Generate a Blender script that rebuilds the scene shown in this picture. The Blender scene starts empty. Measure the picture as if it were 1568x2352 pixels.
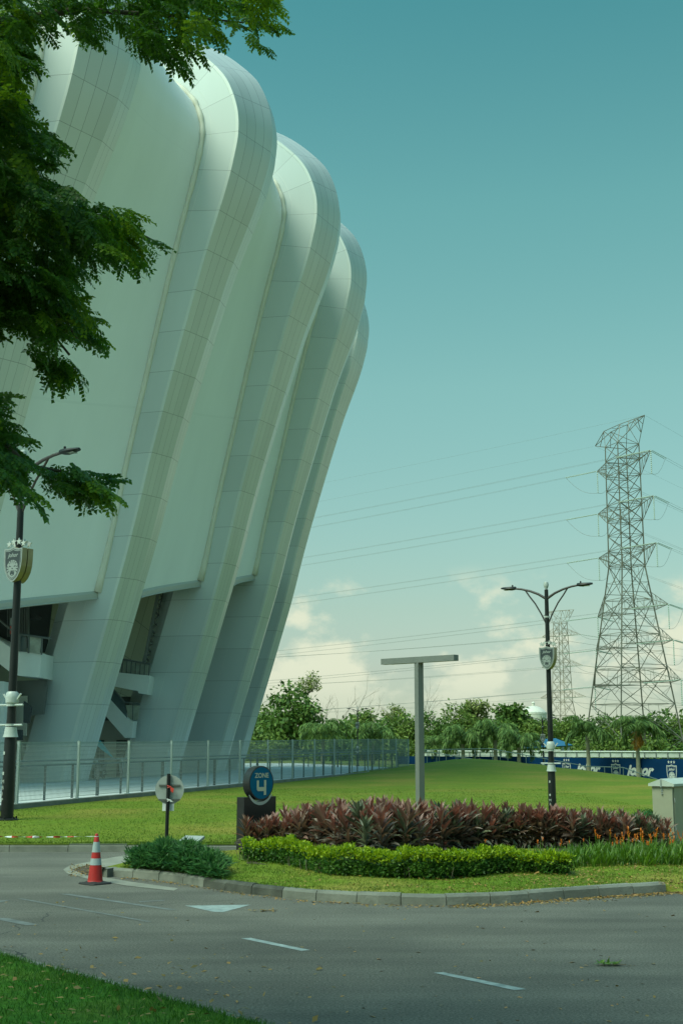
import bpy, math, random
import numpy as np
from mathutils import Vector, Matrix
random.seed(7); RNG = np.random.default_rng(11)
R_ = math.radians
scene = bpy.context.scene
COL = scene.collection

# ------------------------------------------------------------------ camera
FOC, HC = 2950.0, 2.2
PIT = math.atan(529/2950.0)
cam_d = bpy.data.cameras.new("camera"); cam = bpy.data.objects.new("camera", cam_d); COL.objects.link(cam)
cam.location = (0, 0, HC); cam.rotation_euler = (math.pi/2 + PIT, 0, 0)
cam_d.sensor_fit = 'VERTICAL'; cam_d.sensor_height = 36; cam_d.sensor_width = 24; cam_d.lens = 36*FOC/2352
cam_d.clip_start = 0.1; cam_d.clip_end = 6000
scene.camera = cam
_cp, _sp = math.cos(PIT), math.sin(PIT)
def ray(u, v):
    a, b = (u-784)/FOC, (1176-v)/FOC
    return Vector((a, _cp - b*_sp, _sp + b*_cp))
def at(u, v, Y):
    """world point on the line of sight (u,v of a 1568x2352 sheet) at distance Y in front"""
    d = ray(u, v); return Vector((0, 0, HC)) + d*(Y/d.y)
def onz(u, v, z=0.0):
    d = ray(u, v); return Vector((0, 0, HC)) + d*((z-HC)/d.z)

# ------------------------------------------------------------------ materials
def _n(nt, t, **k):
    n = nt.nodes.new(t)
    for a, b in k.items(): setattr(n, a, b)
    return n
def mat(name, col, rough=0.6, var=0.0, vscale=3.0, bump=0.0, bscale=40.0, metal=0.0, island=0.0, objvar=0.0, col2=None, spec=0.5, trans=0.0, detail=4, tcol=None, coord='Object'):
    m = bpy.data.materials.new(name); m.use_nodes = True; nt = m.node_tree; nt.nodes.clear()
    out = _n(nt, 'ShaderNodeOutputMaterial'); b = _n(nt, 'ShaderNodeBsdfPrincipled')
    b.inputs['Roughness'].default_value = rough; b.inputs['Metallic'].default_value = metal
    b.inputs['Specular IOR Level'].default_value = spec
    c4 = (*col, 1); L = nt.links.new
    src = None
    tc = _n(nt, 'ShaderNodeTexCoord')
    if col2 is not None or var:
        no = _n(nt, 'ShaderNodeTexNoise'); no.inputs['Scale'].default_value = vscale; no.inputs['Detail'].default_value = detail
        no.inputs['Roughness'].default_value = 0.62
        L(tc.outputs[coord], no.inputs['Vector'])
        rp = _n(nt, 'ShaderNodeValToRGB'); rp.color_ramp.elements[0].position = 0.32; rp.color_ramp.elements[1].position = 0.68
        if col2 is None: a, z = [x*(1-var) for x in col], [min(1, x*(1+var)) for x in col]
        else: a, z = col, col2
        rp.color_ramp.elements[0].color = (*a, 1); rp.color_ramp.elements[1].color = (*z, 1)
        L(no.outputs['Fac'], rp.inputs['Fac']); src = rp.outputs['Color']
    def hv(val, amt, s):
        h = _n(nt, 'ShaderNodeHueSaturation')
        mr = _n(nt, 'ShaderNodeMapRange'); mr.inputs['To Min'].default_value = 1-amt; mr.inputs['To Max'].default_value = 1+amt
        L(val, mr.inputs['Value']); L(mr.outputs['Result'], h.inputs['Value'])
        mr2 = _n(nt, 'ShaderNodeMapRange'); mr2.inputs['To Min'].default_value = 0.5+amt*0.045; mr2.inputs['To Max'].default_value = 0.5-amt*0.045
        L(val, mr2.inputs['Value']); L(mr2.outputs['Result'], h.inputs['Hue'])
        if s is None: h.inputs['Color'].default_value = c4
        else: L(s, h.inputs['Color'])
        return h.outputs['Color']
    if island:
        g = _n(nt, 'ShaderNodeNewGeometry'); src = hv(g.outputs['Random Per Island'], island, src)
    if objvar:
        oi = _n(nt, 'ShaderNodeObjectInfo'); src = hv(oi.outputs['Random'], objvar, src)
    if src is None: b.inputs['Base Color'].default_value = c4
    else: L(src, b.inputs['Base Color'])
    if bump:
        n2 = _n(nt, 'ShaderNodeTexNoise'); n2.inputs['Scale'].default_value = bscale; n2.inputs['Detail'].default_value = 6
        L(tc.outputs[coord], n2.inputs['Vector'])
        bp = _n(nt, 'ShaderNodeBump'); bp.inputs['Strength'].default_value = bump; bp.inputs['Distance'].default_value = 0.02
        L(n2.outputs['Fac'], bp.inputs['Height']); L(bp.outputs['Normal'], b.inputs['Normal'])
    if trans:
        t = _n(nt, 'ShaderNodeBsdfTranslucent'); mx = _n(nt, 'ShaderNodeMixShader'); mx.inputs['Fac'].default_value = trans
        if tcol: t.inputs['Color'].default_value = (*tcol, 1)
        elif src is not None: L(src, t.inputs['Color'])
        else: t.inputs['Color'].default_value = c4
        L(b.outputs['BSDF'], mx.inputs[1]); L(t.outputs['BSDF'], mx.inputs[2]); L(mx.outputs['Shader'], out.inputs['Surface'])
    else: L(b.outputs['BSDF'], out.inputs['Surface'])
    return m

def panel_mat(name, col, lcol, lw_u, lw_v, tone=0.05, rough=0.42, metal=0.0):
    """painted metal cladding: the UV grid's integer lines are open joints"""
    m = mat(name, col, rough, metal=metal); nt = m.node_tree; L = nt.links.new
    b = [n for n in nt.nodes if n.type == 'BSDF_PRINCIPLED'][0]
    uv = _n(nt, 'ShaderNodeUVMap'); uv.uv_map = 'uv'; sx = _n(nt, 'ShaderNodeSeparateXYZ'); L(uv.outputs['UV'], sx.inputs[0])
    def line(s, w):
        f = _n(nt, 'ShaderNodeMath', operation='FRACT'); L(s, f.inputs[0])
        a = _n(nt, 'ShaderNodeMath', operation='SUBTRACT'); L(f.outputs[0], a.inputs[0]); a.inputs[1].default_value = 0.5
        c = _n(nt, 'ShaderNodeMath', operation='ABSOLUTE'); L(a.outputs[0], c.inputs[0])
        g = _n(nt, 'ShaderNodeMath', operation='GREATER_THAN'); L(c.outputs[0], g.inputs[0]); g.inputs[1].default_value = 0.5-w
        return g.outputs[0]
    mx = _n(nt, 'ShaderNodeMath', operation='MAXIMUM'); L(line(sx.outputs['X'], lw_u), mx.inputs[0]); L(line(sx.outputs['Y'], lw_v), mx.inputs[1])
    fl = _n(nt, 'ShaderNodeVectorMath', operation='FLOOR'); L(uv.outputs['UV'], fl.inputs[0])
    wn = _n(nt, 'ShaderNodeTexWhiteNoise'); L(fl.outputs[0], wn.inputs['Vector'])
    mr = _n(nt, 'ShaderNodeMapRange'); mr.inputs['To Min'].default_value = 1-tone; mr.inputs['To Max'].default_value = 1+tone; L(wn.outputs['Value'], mr.inputs['Value'])
    tc = _n(nt, 'ShaderNodeTexCoord'); no = _n(nt, 'ShaderNodeTexNoise'); no.inputs['Scale'].default_value = 0.35; no.inputs['Detail'].default_value = 5
    mp = _n(nt, 'ShaderNodeMapping'); mp.inputs['Scale'].default_value = (1.6, 1.6, 0.35); L(tc.outputs['Object'], mp.inputs['Vector']); L(mp.outputs['Vector'], no.inputs['Vector'])
    m2 = _n(nt, 'ShaderNodeMapRange'); m2.inputs['To Min'].default_value = 0.93; m2.inputs['To Max'].default_value = 1.07; L(no.outputs['Fac'], m2.inputs['Value'])
    ml = _n(nt, 'ShaderNodeMath', operation='MULTIPLY'); L(mr.outputs['Result'], ml.inputs[0]); L(m2.outputs['Result'], ml.inputs[1])
    h = _n(nt, 'ShaderNodeHueSaturation'); h.inputs['Color'].default_value = (*col, 1); L(ml.outputs[0], h.inputs['Value'])
    mc = _n(nt, 'ShaderNodeMix', data_type='RGBA'); L(mx.outputs[0], mc.inputs['Factor']); L(h.outputs['Color'], mc.inputs['A']); mc.inputs['B'].default_value = (*lcol, 1)
    L(mc.outputs['Result'], b.inputs['Base Color'])
    return m

M = {}
M['rib_side'] = panel_mat('clad_side', (.56, .605, .585), (.23, .245, .24), .001, .0045, .05, .40, .12)
M['rib_front'] = panel_mat('clad_front', (.57, .60, .56), (.21, .22, .21), .015, .0045, .05, .36, .2)
M['rib_bevel'] = panel_mat('clad_bevel', (.64, .67, .63), (.24, .25, .24), .016, .0045, .05, .34, .2)
M['fabric'] = panel_mat('fabric_white', (.86, .88, .87), (.83, .852, .842), .004, .0035, .006, .7)
M['fabric_plain'] = mat('fabric_white', (.86, .88, .87), .75, var=.035, vscale=.16, bump=.05, bscale=.5)
M['edging'] = mat('edging_cream', (.70, .68, .57), .6, var=.06, vscale=.6)
M['gutter'] = mat('gutter_metal', (.42, .43, .38), .5)
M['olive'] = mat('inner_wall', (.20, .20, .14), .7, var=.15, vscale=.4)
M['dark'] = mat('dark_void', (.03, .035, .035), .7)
M['white_paint'] = mat('white_paint', (.66, .68, .64), .55, var=.05, vscale=1.2)
M['beige_wall'] = mat('beige_wall', (.42, .40, .33), .7, var=.06, vscale=1)
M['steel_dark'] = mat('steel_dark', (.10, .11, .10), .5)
M['barrier_post'] = mat('barrier_post', (.04, .055, .06), .6, spec=.2)
M['galv'] = mat('galvanised', (.40, .43, .41), .45, var=.1, vscale=2, metal=.3)
M['fence'] = mat('fence_grey', (.235, .295, .285), .5, var=.06, vscale=1.0)
M['fence_post'] = mat('fence_post', (.31, .37, .355), .5, var=.06, vscale=1.0)
M['rail_green'] = mat('rail_green', (.13, .19, .17), .5)
M['rail_blue'] = mat('rail_bluegrey', (.05, .095, .115), .5, var=.08, vscale=2)
M['pole_black'] = mat('pole_black', (.013, .015, .015), .45, var=.25, vscale=2, spec=.3)
M['pole_brown'] = mat('arm_brown', (.045, .036, .034), .42)
M['white_met'] = mat('white_metal', (.42, .45, .43), .4, var=.05, vscale=6)
M['lens'] = mat('lamp_lens', (.25, .25, .2), .2)
M['gold'] = mat('gold_trim', (.30, .245, .125), .4, metal=.3, var=.1, vscale=4)
M['silver'] = mat('silver_trim', (.50, .52, .49), .35, metal=.3)
M['emblem_dark'] = mat('emblem_dark', (.03, .04, .045), .4)
M['emblem_pale'] = mat('emblem_pale', (.27, .30, .285), .45)
M['post_grey'] = mat('post_grey', (.155, .165, .155), .55, var=.07, vscale=3)
M['sign_black'] = mat('totem_black', (.014, .015, .015), .35, var=.3, vscale=5)
M['sign_blue'] = mat('totem_blue', (.001, .125, .235), .6, spec=.12, var=.04, vscale=6)
M['cream_text'] = mat('cream_text', (.60, .56, .40), .5)
M['sign_back'] = mat('sign_back', (.36, .39, .37), .45, var=.1, vscale=5, metal=.2)
M['red'] = mat('cone_red', (.43, .020, .018), .45, var=.10, vscale=9)
M['reflect'] = mat('cone_band', (.33, .40, .41), .35, var=.10, vscale=14)
M['rubber'] = mat('rubber', (.018, .019, .019), .7, var=.2, vscale=8)
M['tape_red'] = mat('tape_red', (.55, .05, .03), .5)
M['tape_white'] = mat('tape_white', (.68, .70, .68), .5)
M['cabinet'] = mat('cabinet_cream', (.31, .31, .225), .5, var=.05, vscale=3)
M['cabinet_lid'] = mat('cabinet_lid', (.44, .48, .43), .5, var=.06, vscale=3)
M['banner'] = mat('banner_blue', (.002, .034, .105), .7, spec=.1, var=.12, vscale=.7)
M['print_white'] = mat('print_white', (.58, .60, .57), .6)
M['barrier_pale'] = mat('barrier_pale', (.50, .53, .48), .6, var=.15, vscale=1)
M['pylon'] = mat('pylon_steel', (.15, .145, .115), .55, var=.30, vscale=.35, metal=.1)
M['pylon_far'] = mat('pylon_steel_rusty', (.26, .22, .17), .6, var=.25, vscale=.3)
M['wire'] = mat('wire', (.16, .18, .17), .5)
M['insul'] = mat('insulator', (.40, .48, .43), .3)
M['roof_blue'] = mat('roof_blue', (.02, .115, .22), .45, var=.1, vscale=1)
M['tank'] = mat('tank_white', (.62, .60, .53), .5)
M['kerb'] = mat('kerb_concrete', (.125, .13, .108), .85, col2=(.225, .23, .195), vscale=1.6, bump=.4, bscale=30, detail=8)
M['kerb_dark'] = mat('kerb_mossy', (.040, .043, .034), .9, col2=(.095, .098, .08), vscale=3.5, bump=.4, bscale=30)
M['bark'] = mat('bark', (.10, .085, .06), .9, var=.3, vscale=6, bump=.6, bscale=20)
M['twig'] = mat('twig', (.16, .14, .10), .9, var=.2, vscale=1)
M['palm_trunk'] = mat('palm_trunk', (.26, .25, .17), .85, var=.25, vscale=2)
M['glass'] = mat('glass_dark', (.06, .09, .09), .12, spec=.8)
M['glass_pale'] = mat('glass_pale', (.34, .37, .30), .2, var=.35, vscale=1.2)
M['teal'] = mat('teal_cloth', (.03, .30, .33), .7, var=.1, vscale=3)
M['skin'] = mat('skin', (.30, .18, .12), .6); M['shirt_red'] = mat('shirt_red', (.55, .09, .06), .8)
M['cloth_dark'] = mat('cloth_dark', (.03, .035, .045), .8); M['hair'] = mat('hair_black', (.012, .011, .01), .6)
# leaves
def leaf(name, c, isl, tr=.3, rough=.5, objv=0, tc=None, spec=.4): return mat(name, c, rough, island=isl, trans=tr, objvar=objv, tcol=tc, spec=spec)
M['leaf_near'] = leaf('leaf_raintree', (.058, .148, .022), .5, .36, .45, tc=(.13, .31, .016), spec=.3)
M['leaf_lit_tone'] = leaf('leaf_raintree_lit_tone', (.15, .28, .020), .5, .42, .45, tc=(.24, .40, .012), spec=.3)  # same leaf, brighter: sunlight on the tips put into the colour
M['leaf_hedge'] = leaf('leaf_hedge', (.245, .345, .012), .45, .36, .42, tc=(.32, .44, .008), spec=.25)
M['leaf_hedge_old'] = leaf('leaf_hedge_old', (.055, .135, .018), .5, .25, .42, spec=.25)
M['leaf_shrub'] = leaf('leaf_shrub', (.030, .108, .022), .40, .22, .5, spec=.25)
M['leaf_cord'] = leaf('leaf_cordyline', (.210, .172, .135), .60, .26, .42, objv=.25, tc=(.22, .11, .06))
M['leaf_cordt'] = leaf('leaf_cordyline_young', (.285, .170, .135), .5, .3, .42, objv=.2, tc=(.36, .09, .06))
M['leaf_cordg'] = leaf('leaf_cordyline_green', (.125, .145, .085), .4, .22, .40, objv=.2)
M['leaf_strap'] = leaf('leaf_strap', (.115, .215, .024), .5, .30, .42, tc=(.15, .30, .015))
M['flower'] = leaf('flower_orange', (.72, .22, .015), .25, .3, .5)
M['flower_red'] = leaf('flower_red', (.72, .11, .02), .25, .3, .5)
M['leaf_t1'] = leaf('leaf_tree_deep', (.100, .180, .036), .45, .3, spec=.2)
M['leaf_t2'] = leaf('leaf_tree_mid', (.150, .225, .045), .42, .32, spec=.2)
M['leaf_t3'] = leaf('leaf_tree_pale', (.235, .28, .085), .40, .35, spec=.2)
M['leaf_palm'] = leaf('leaf_palm', (.125, .215, .055), .45, .3, spec=.25)
M['leaf_dead'] = leaf('leaf_palm_dead', (.46, .24, .035), .35, .2)
M['leaf_litter'] = leaf('leaf_litter', (.30, .19, .05), .55, .1)
M['blade'] = leaf('grass_blade', (.100, .168, .012), .45, .30, .55)
M['blade_dark'] = leaf('grass_blade_deep', (.062, .180, .016), .40, .30, .55)

def grass_mat(name, c1, c2, c3, s1, s2, bump=.5):
    m = mat(name, c1, .9, col2=c2, vscale=s1, detail=7, bump=bump, bscale=55, spec=.15); nt = m.node_tree; L = nt.links.new
    b = [n for n in nt.nodes if n.type == 'BSDF_PRINCIPLED'][0]; rp = [n for n in nt.nodes if n.type == 'VALTORGB'][0]
    tc = [n for n in nt.nodes if n.type == 'TEX_COORD'][0]
    no = _n(nt, 'ShaderNodeTexNoise'); no.inputs['Scale'].default_value = s2; no.inputs['Detail'].default_value = 3; L(tc.outputs['Object'], no.inputs['Vector'])
    r2 = _n(nt, 'ShaderNodeMapRange'); r2.inputs['From Min'].default_value = .48; r2.inputs['From Max'].default_value = .72; L(no.outputs['Fac'], r2.inputs['Value'])
    mx = _n(nt, 'ShaderNodeMix', data_type='RGBA'); L(r2.outputs['Result'], mx.inputs['Factor']); L(rp.outputs['Color'], mx.inputs['A']); mx.inputs['B'].default_value = (*c3, 1)
    n3 = _n(nt, 'ShaderNodeTexNoise'); n3.inputs['Scale'].default_value = 11; n3.inputs['Detail'].default_value = 6; n3.inputs['Roughness'].default_value = .8; L(tc.outputs['Object'], n3.inputs['Vector'])
    r3 = _n(nt, 'ShaderNodeMapRange'); r3.inputs['From Min'].default_value = .3; r3.inputs['From Max'].default_value = .7; r3.inputs['To Min'].default_value = .5; r3.inputs['To Max'].default_value = 1.5; L(n3.outputs['Fac'], r3.inputs['Value'])
    h = _n(nt, 'ShaderNodeHueSaturation'); L(mx.outputs['Result'], h.inputs['Color']); L(r3.outputs['Result'], h.inputs['Value']); L(h.outputs['Color'], b.inputs['Base Color'])
    return m
M['lawn'] = grass_mat('lawn_grass', (.098, .160, .012), (.140, .180, .018), (.215, .190, .034), .55, .22)
M['island_grass'] = grass_mat('island_grass', (.095, .165, .012), (.150, .190, .020), (.29, .225, .055), 1.1, .50)
M['verge_grass'] = grass_mat('verge_grass', (.045, .150, .012), (.070, .19, .016), (.10, .17, .022), 1.8, .9)
M['field'] = grass_mat('field_grass', (.07, .12, .02), (.11, .15, .03), (.16, .16, .05), .1, .05)
def asphalt():
    m = mat('asphalt', (.098, .097, .083), .88, col2=(.145, .140, .117), vscale=.38, bump=.45, bscale=85, detail=6, spec=.25); nt = m.node_tree; L = nt.links.new
    b = [n for n in nt.nodes if n.type == 'BSDF_PRINCIPLED'][0]; rp = [n for n in nt.nodes if n.type == 'VALTORGB'][0]; tc = [n for n in nt.nodes if n.type == 'TEX_COORD'][0]
    n3 = _n(nt, 'ShaderNodeTexNoise'); n3.inputs['Scale'].default_value = 42; n3.inputs['Detail'].default_value = 4; n3.inputs['Roughness'].default_value = .75; L(tc.outputs['Object'], n3.inputs['Vector'])
    r3 = _n(nt, 'ShaderNodeMapRange'); r3.inputs['From Min'].default_value = .35; r3.inputs['From Max'].default_value = .68; r3.inputs['To Min'].default_value = .48; r3.inputs['To Max'].default_value = 1.65; L(n3.outputs['Fac'], r3.inputs['Value'])
    h = _n(nt, 'ShaderNodeHueSaturation'); L(rp.outputs['Color'], h.inputs['Color']); L(r3.outputs['Result'], h.inputs['Value'])
    # worn streaks along the lane and hairline cracks
    mp = _n(nt, 'ShaderNodeMapping'); mp.inputs['Scale'].default_value = (.25, 1.6, 1); mp.inputs['Rotation'].default_value = (0, 0, R_(-14)); L(tc.outputs['Object'], mp.inputs['Vector'])
    n4 = _n(nt, 'ShaderNodeTexNoise'); n4.inputs['Scale'].default_value = 1.0; n4.inputs['Detail'].default_value = 6; L(mp.outputs['Vector'], n4.inputs['Vector'])
    r4 = _n(nt, 'ShaderNodeMapRange'); r4.inputs['From Min'].default_value = .35; r4.inputs['From Max'].default_value = .7; r4.inputs['To Min'].default_value = .86; r4.inputs['To Max'].default_value = 1.2; L(n4.outputs['Fac'], r4.inputs['Value'])
    h2 = _n(nt, 'ShaderNodeHueSaturation'); L(h.outputs['Color'], h2.inputs['Color']); L(r4.outputs['Result'], h2.inputs['Value'])
    vo = _n(nt, 'ShaderNodeTexVoronoi', feature='DISTANCE_TO_EDGE'); vo.inputs['Scale'].default_value = .16
    n5 = _n(nt, 'ShaderNodeTexNoise'); n5.inputs['Scale'].default_value = 1.3; n5.inputs['Detail'].default_value = 6; L(tc.outputs['Object'], n5.inputs['Vector'])
    mxv = _n(nt, 'ShaderNodeMix', data_type='VECTOR'); mxv.inputs['Factor'].default_value = .45; L(tc.outputs['Object'], mxv.inputs['A']); L(n5.outputs['Color'], mxv.inputs['B']); L(mxv.outputs['Result'], vo.inputs['Vector'])
    lt = _n(nt, 'ShaderNodeMath', operation='LESS_THAN'); L(vo.outputs['Distance'], lt.inputs[0]); lt.inputs[1].default_value = .0008
    mc = _n(nt, 'ShaderNodeMix', data_type='RGBA'); L(lt.outputs[0], mc.inputs['Factor']); L(h2.outputs['Color'], mc.inputs['A']); mc.inputs['B'].default_value = (.045, .048, .046, 1)
    L(mc.outputs['Result'], b.inputs['Base Color']); return m
M['asphalt'] = asphalt()
M['road_paint'] = mat('road_paint', (.17, .215, .21), .8, col2=(.36, .42, .41), vscale=7, detail=8)
M['paint_worn'] = mat('road_paint_worn', (.095, .104, .10), .85, col2=(.165, .185, .18), vscale=5, detail=8)
M['apron'] = mat('concrete_apron', (.19, .19, .155), .9, col2=(.27, .265, .22), vscale=2, bump=.3, bscale=30)
M['plaza'] = mat('plaza_paving', (.47, .51, .51), .8, var=.08, vscale=.5, bump=.1, bscale=8)
M['soil'] = mat('soil', (.07, .052, .034), .95, var=.4, vscale=5, bump=.8, bscale=20)

# ------------------------------------------------------------------ mesh builder
def world_off(p):
    while p is not None and p.parent is not None: p = p.parent
    return Vector(p.location) if p is not None and p.get('world_verts') else Vector((0, 0, 0))
class MB:
    def __init__(s): s.v = []; s.f = []; s.m = []; s.uv = []; s.k = 0
    def add(s, vs, fs, mi=0, uvs=None):
        b = len(s.v); s.v.extend([tuple(p) for p in vs])
        for i, f in enumerate(fs):
            s.f.append(tuple(b+j for j in f)); s.m.append(mi); s.uv.append(uvs[i] if uvs else None)
        return s
    def box(s, c, d, rz=0, mi=0, M4=None):
        x, y, z = d[0]/2, d[1]/2, d[2]/2
        ps = [Vector((a*x, b*y, e*z)) for e in (-1, 1) for a, b in ((-1, -1), (1, -1), (1, 1), (-1, 1))]
        r = M4 if M4 is not None else Matrix.Rotation(rz, 3, 'Z')
        ps = [r @ p + Vector(c) for p in ps]
        return s.add(ps, [(3, 2, 1, 0), (4, 5, 6, 7), (0, 1, 5, 4), (1, 2, 6, 5), (2, 3, 7, 6), (3, 0, 4, 7)], mi)
    def bar(s, a, b, w, h=None, mi=0):
        a, b = Vector(a), Vector(b); d = b-a; L = d.length
        if L < 1e-6: return s
        q = d.to_track_quat('Z', 'Y').to_matrix(); h = h or w
        return s.box((a+b)/2, (w, h, L), mi=mi, M4=q)
    def tube(s, pts, rad, n=8, mi=0, cap=True):
        pts = [Vector(p) for p in pts]; rs = rad if hasattr(rad, '__len__') else [rad]*len(pts)
        b = len(s.v); up = None; rings = []
        for i, p in enumerate(pts):
            t = (pts[min(i+1, len(pts)-1)] - pts[max(i-1, 0)])
            t = t.normalized() if t.length > 1e-9 else Vector((0, 0, 1))
            if up is None: up = t.orthogonal().normalized()
            up = (up - t*up.dot(t)); up = up.normalized() if up.length > 1e-6 else t.orthogonal().normalized()
            w = t.cross(up)
            rings.append([p + (up*math.cos(2*math.pi*k/n) + w*math.sin(2*math.pi*k/n))*rs[i] for k in range(n)])
        vs = [q for r in rings for q in r]; fs = []
        for i in range(len(pts)-1):
            for k in range(n):
                fs.append((i*n+k, i*n+(k+1) % n, (i+1)*n+(k+1) % n, (i+1)*n+k))
        if cap: fs += [tuple(range(n))[::-1], tuple((len(pts)-1)*n+k for k in range(n))]
        return s.add(vs, fs, mi)
    def lathe(s, prof, c=(0, 0, 0), n=24, mi=0, cap=True):
        vs = [(c[0]+r*math.cos(2*math.pi*k/n), c[1]+r*math.sin(2*math.pi*k/n), c[2]+z) for r, z in prof for k in range(n)]
        fs = [(i*n+k, i*n+(k+1) % n, (i+1)*n+(k+1) % n, (i+1)*n+k) for i in range(len(prof)-1) for k in range(n)]
        if cap: fs += [tuple(range(n))[::-1], tuple((len(prof)-1)*n+k for k in range(n))]
        return s.add(vs, fs, mi)
    def prism(s, poly, d, mi=0):
        """poly: 3-D outline; d: thickness vector"""
        n = len(poly); a = [Vector(p) for p in poly]; b = [p + Vector(d) for p in a]
        return s.add(a+b, [tuple(range(n)), tuple(range(2*n-1, n-1, -1))] + [(i, i+n, (i+1) % n+n, (i+1) % n) for i in range(n)], mi)
    def grid(s, rows, mi=0, uv=None, close=False):
        m = len(rows[0]); vs = [p for r in rows for p in r]; fs = []; us = [] if uv else None
        for i in range(len(rows)-1):
            for j in range(m-1 if not close else m):
                j2 = (j+1) % m
                fs.append((i*m+j, i*m+j2, (i+1)*m+j2, (i+1)*m+j))
                if uv: us.append([uv[i][j], uv[i][j+1], uv[i+1][j+1], uv[i+1][j]])
        return s.add(vs, fs, mi, us)
    def build(s, name, mats, parent=None, smooth=False, origin=None, fix=True):
        me = bpy.data.meshes.new(name)
        o0 = Vector(origin) if origin is not None else world_off(parent)
        vs = [(p[0]-o0.x, p[1]-o0.y, p[2]-o0.z) for p in s.v]
        me.from_pydata(vs, [], s.f)
        for m in (mats if isinstance(mats, (list, tuple)) else [mats]): me.materials.append(m)
        me.polygons.foreach_set('material_index', s.m)
        if any(u is not None for u in s.uv):
            ul = me.uv_layers.new(name='uv'); k = 0
            for f, u in zip(s.f, s.uv):
                for j in range(len(f)):
                    ul.data[k].uv = u[j] if u else (.5, .5); k += 1
        if smooth: me.polygons.foreach_set('use_smooth', [True]*len(me.polygons))
        if fix:
            import bmesh
            bm = bmesh.new(); bm.from_mesh(me); bmesh.ops.recalc_face_normals(bm, faces=bm.faces); bm.to_mesh(me); bm.free()
        me.update()
        o = bpy.data.objects.new(name, me); COL.objects.link(o)
        if parent is not None: o.parent = parent
        elif origin is not None: o.location = o0
        if smooth and smooth != 'all':
            try: me.set_sharp_from_angle(angle=R_(smooth if smooth is not True else 40))
            except Exception: pass
        return o
def fast_mesh(name, V, F, mat_, parent=None, smooth=False):
    """V (n,3), F (m,k) numpy"""
    me = bpy.data.meshes.new(name); V = np.asarray(V, dtype=np.float32); F = np.asarray(F, dtype=np.int32)
    V = V - np.array(world_off(parent), dtype=np.float32)
    k = F.shape[1]
    me.vertices.add(len(V)); me.vertices.foreach_set('co', V.ravel()); me.loops.add(F.size); me.loops.foreach_set('vertex_index', F.ravel())
    me.polygons.add(len(F)); me.polygons.foreach_set('loop_start', np.arange(0, F.size, k, dtype=np.int32))
    try: me.polygons.foreach_set('loop_total', np.full(len(F), k, dtype=np.int32))
    except Exception: pass
    me.update(calc_edges=True); me.validate()
    for m in (mat_ if isinstance(mat_, (list, tuple)) else [mat_]): me.materials.append(m)
    if smooth: me.polygons.foreach_set('use_smooth', [True]*len(me.polygons))
    o = bpy.data.objects.new(name, me); COL.objects.link(o)
    if parent is not None: o.parent = parent
    return o
def tag(o, label=None, cat=None, group=None, kind=None):
    if label: o['label'] = label
    if cat: o['category'] = cat
    if group: o['group'] = group
    if kind: o['kind'] = kind
    return o
def thing(name, loc, label, cat, group=None, rz=0, world=True):
    o = bpy.data.objects.new(name, None); COL.objects.link(o); o.location = loc; o.rotation_euler = (0, 0, rz)
    o.empty_display_size = .3
    if world: o['world_verts'] = 1
    return tag(o, label, cat, group)
def kids(o): return [c for c in bpy.data.objects if c.parent == o]
def copy_tree(o, parent=None):
    c = o.copy(); COL.objects.link(c)
    if parent is not None: c.parent = parent
    for ch in kids(o): copy_tree(ch, c)
    return c
def leaves(P, D, N, L, W, bend=0.0):
    """diamond leaves: base P, direction D, normal N (n,3); length L, width W (n,) -> V,F"""
    n = len(P); D = D/np.linalg.norm(D, axis=1, keepdims=True); S = np.cross(D, N); S /= (np.linalg.norm(S, axis=1, keepdims=True)+1e-9)
    NN = np.cross(S, D)
    L = np.broadcast_to(L, (n,))[:, None]; W = np.broadcast_to(W, (n,))[:, None]
    a = P; b = P + D*L*.45 + S*W*.5 - NN*bend*L*.1; c = P + D*L - NN*bend*L; d = P + D*L*.45 - S*W*.5 - NN*bend*L*.1
    V = np.stack([a, b, c, d], 1).reshape(-1, 3); F = np.arange(n*4).reshape(n, 4)
    return V, F
def rnd_unit(n):
    x = RNG.normal(size=(n, 3)); return x/np.linalg.norm(x, axis=1, keepdims=True)
def text_polys(body, size=1.0, shear=0.0, extrude=.01, name='lettering', bold=0.0):
    c = bpy.data.curves.new(name, 'FONT'); c.body = body; c.size = size; c.shear = shear; c.extrude = extrude; c.offset = bold
    c.align_x = 'CENTER'; c.align_y = 'CENTER'; c.resolution_u = 3
    o = bpy.data.objects.new(name, c); COL.objects.link(o)
    dg = bpy.context.evaluated_depsgraph_get(); dg.update()
    me = bpy.data.meshes.new_from_object(o.evaluated_get(dg)); bpy.data.objects.remove(o); bpy.data.curves.remove(c)
    vs = [v.co.copy() for v in me.vertices]; fs = [tuple(p.vertices) for p in me.polygons]; bpy.data.meshes.remove(me)
    return vs, fs
SKY_RAMP = [(0.0, (1.40, 1.55, 1.35, 1)), (.0046, (1.29, 1.44, 1.26, 1)), (.018, (.885, 1.016, .93, 1)), (.0346, (.70, .786, .728, 1)), (.0547, (.64, .683, .604, 1)), (.078, (.62, .673, .548, 1)), (.1016, (.617, .686, .518, 1)), (.135, (.61, .725, .52, 1)), (.27, (.64, .91, .58, 1)), (.40, (.53, .97, .60, 1)), (.53, (.34, .88, .57, 1)), (1.0, (1.15, 1.85, 1.62, 1))]  # top stop: unseen overhead sky raised as added ambient fill for the membranes
CLOUD_COL = (3.95, 4.15, 3.15, 1); CLOUD_SHIFT = (1.7, 0.0, 0.4); CLOUD_MAX = .9; CLOUD_THR = (.045, .112, .435, .60); SKY_STR = .10
SUN_DIR = (-.45, -.35, .80); SUN_STR = 1.5; SUN_ANG = 30.0; SUN_COL = (.96, 1.0, .78); EXPO = 1.0
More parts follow.
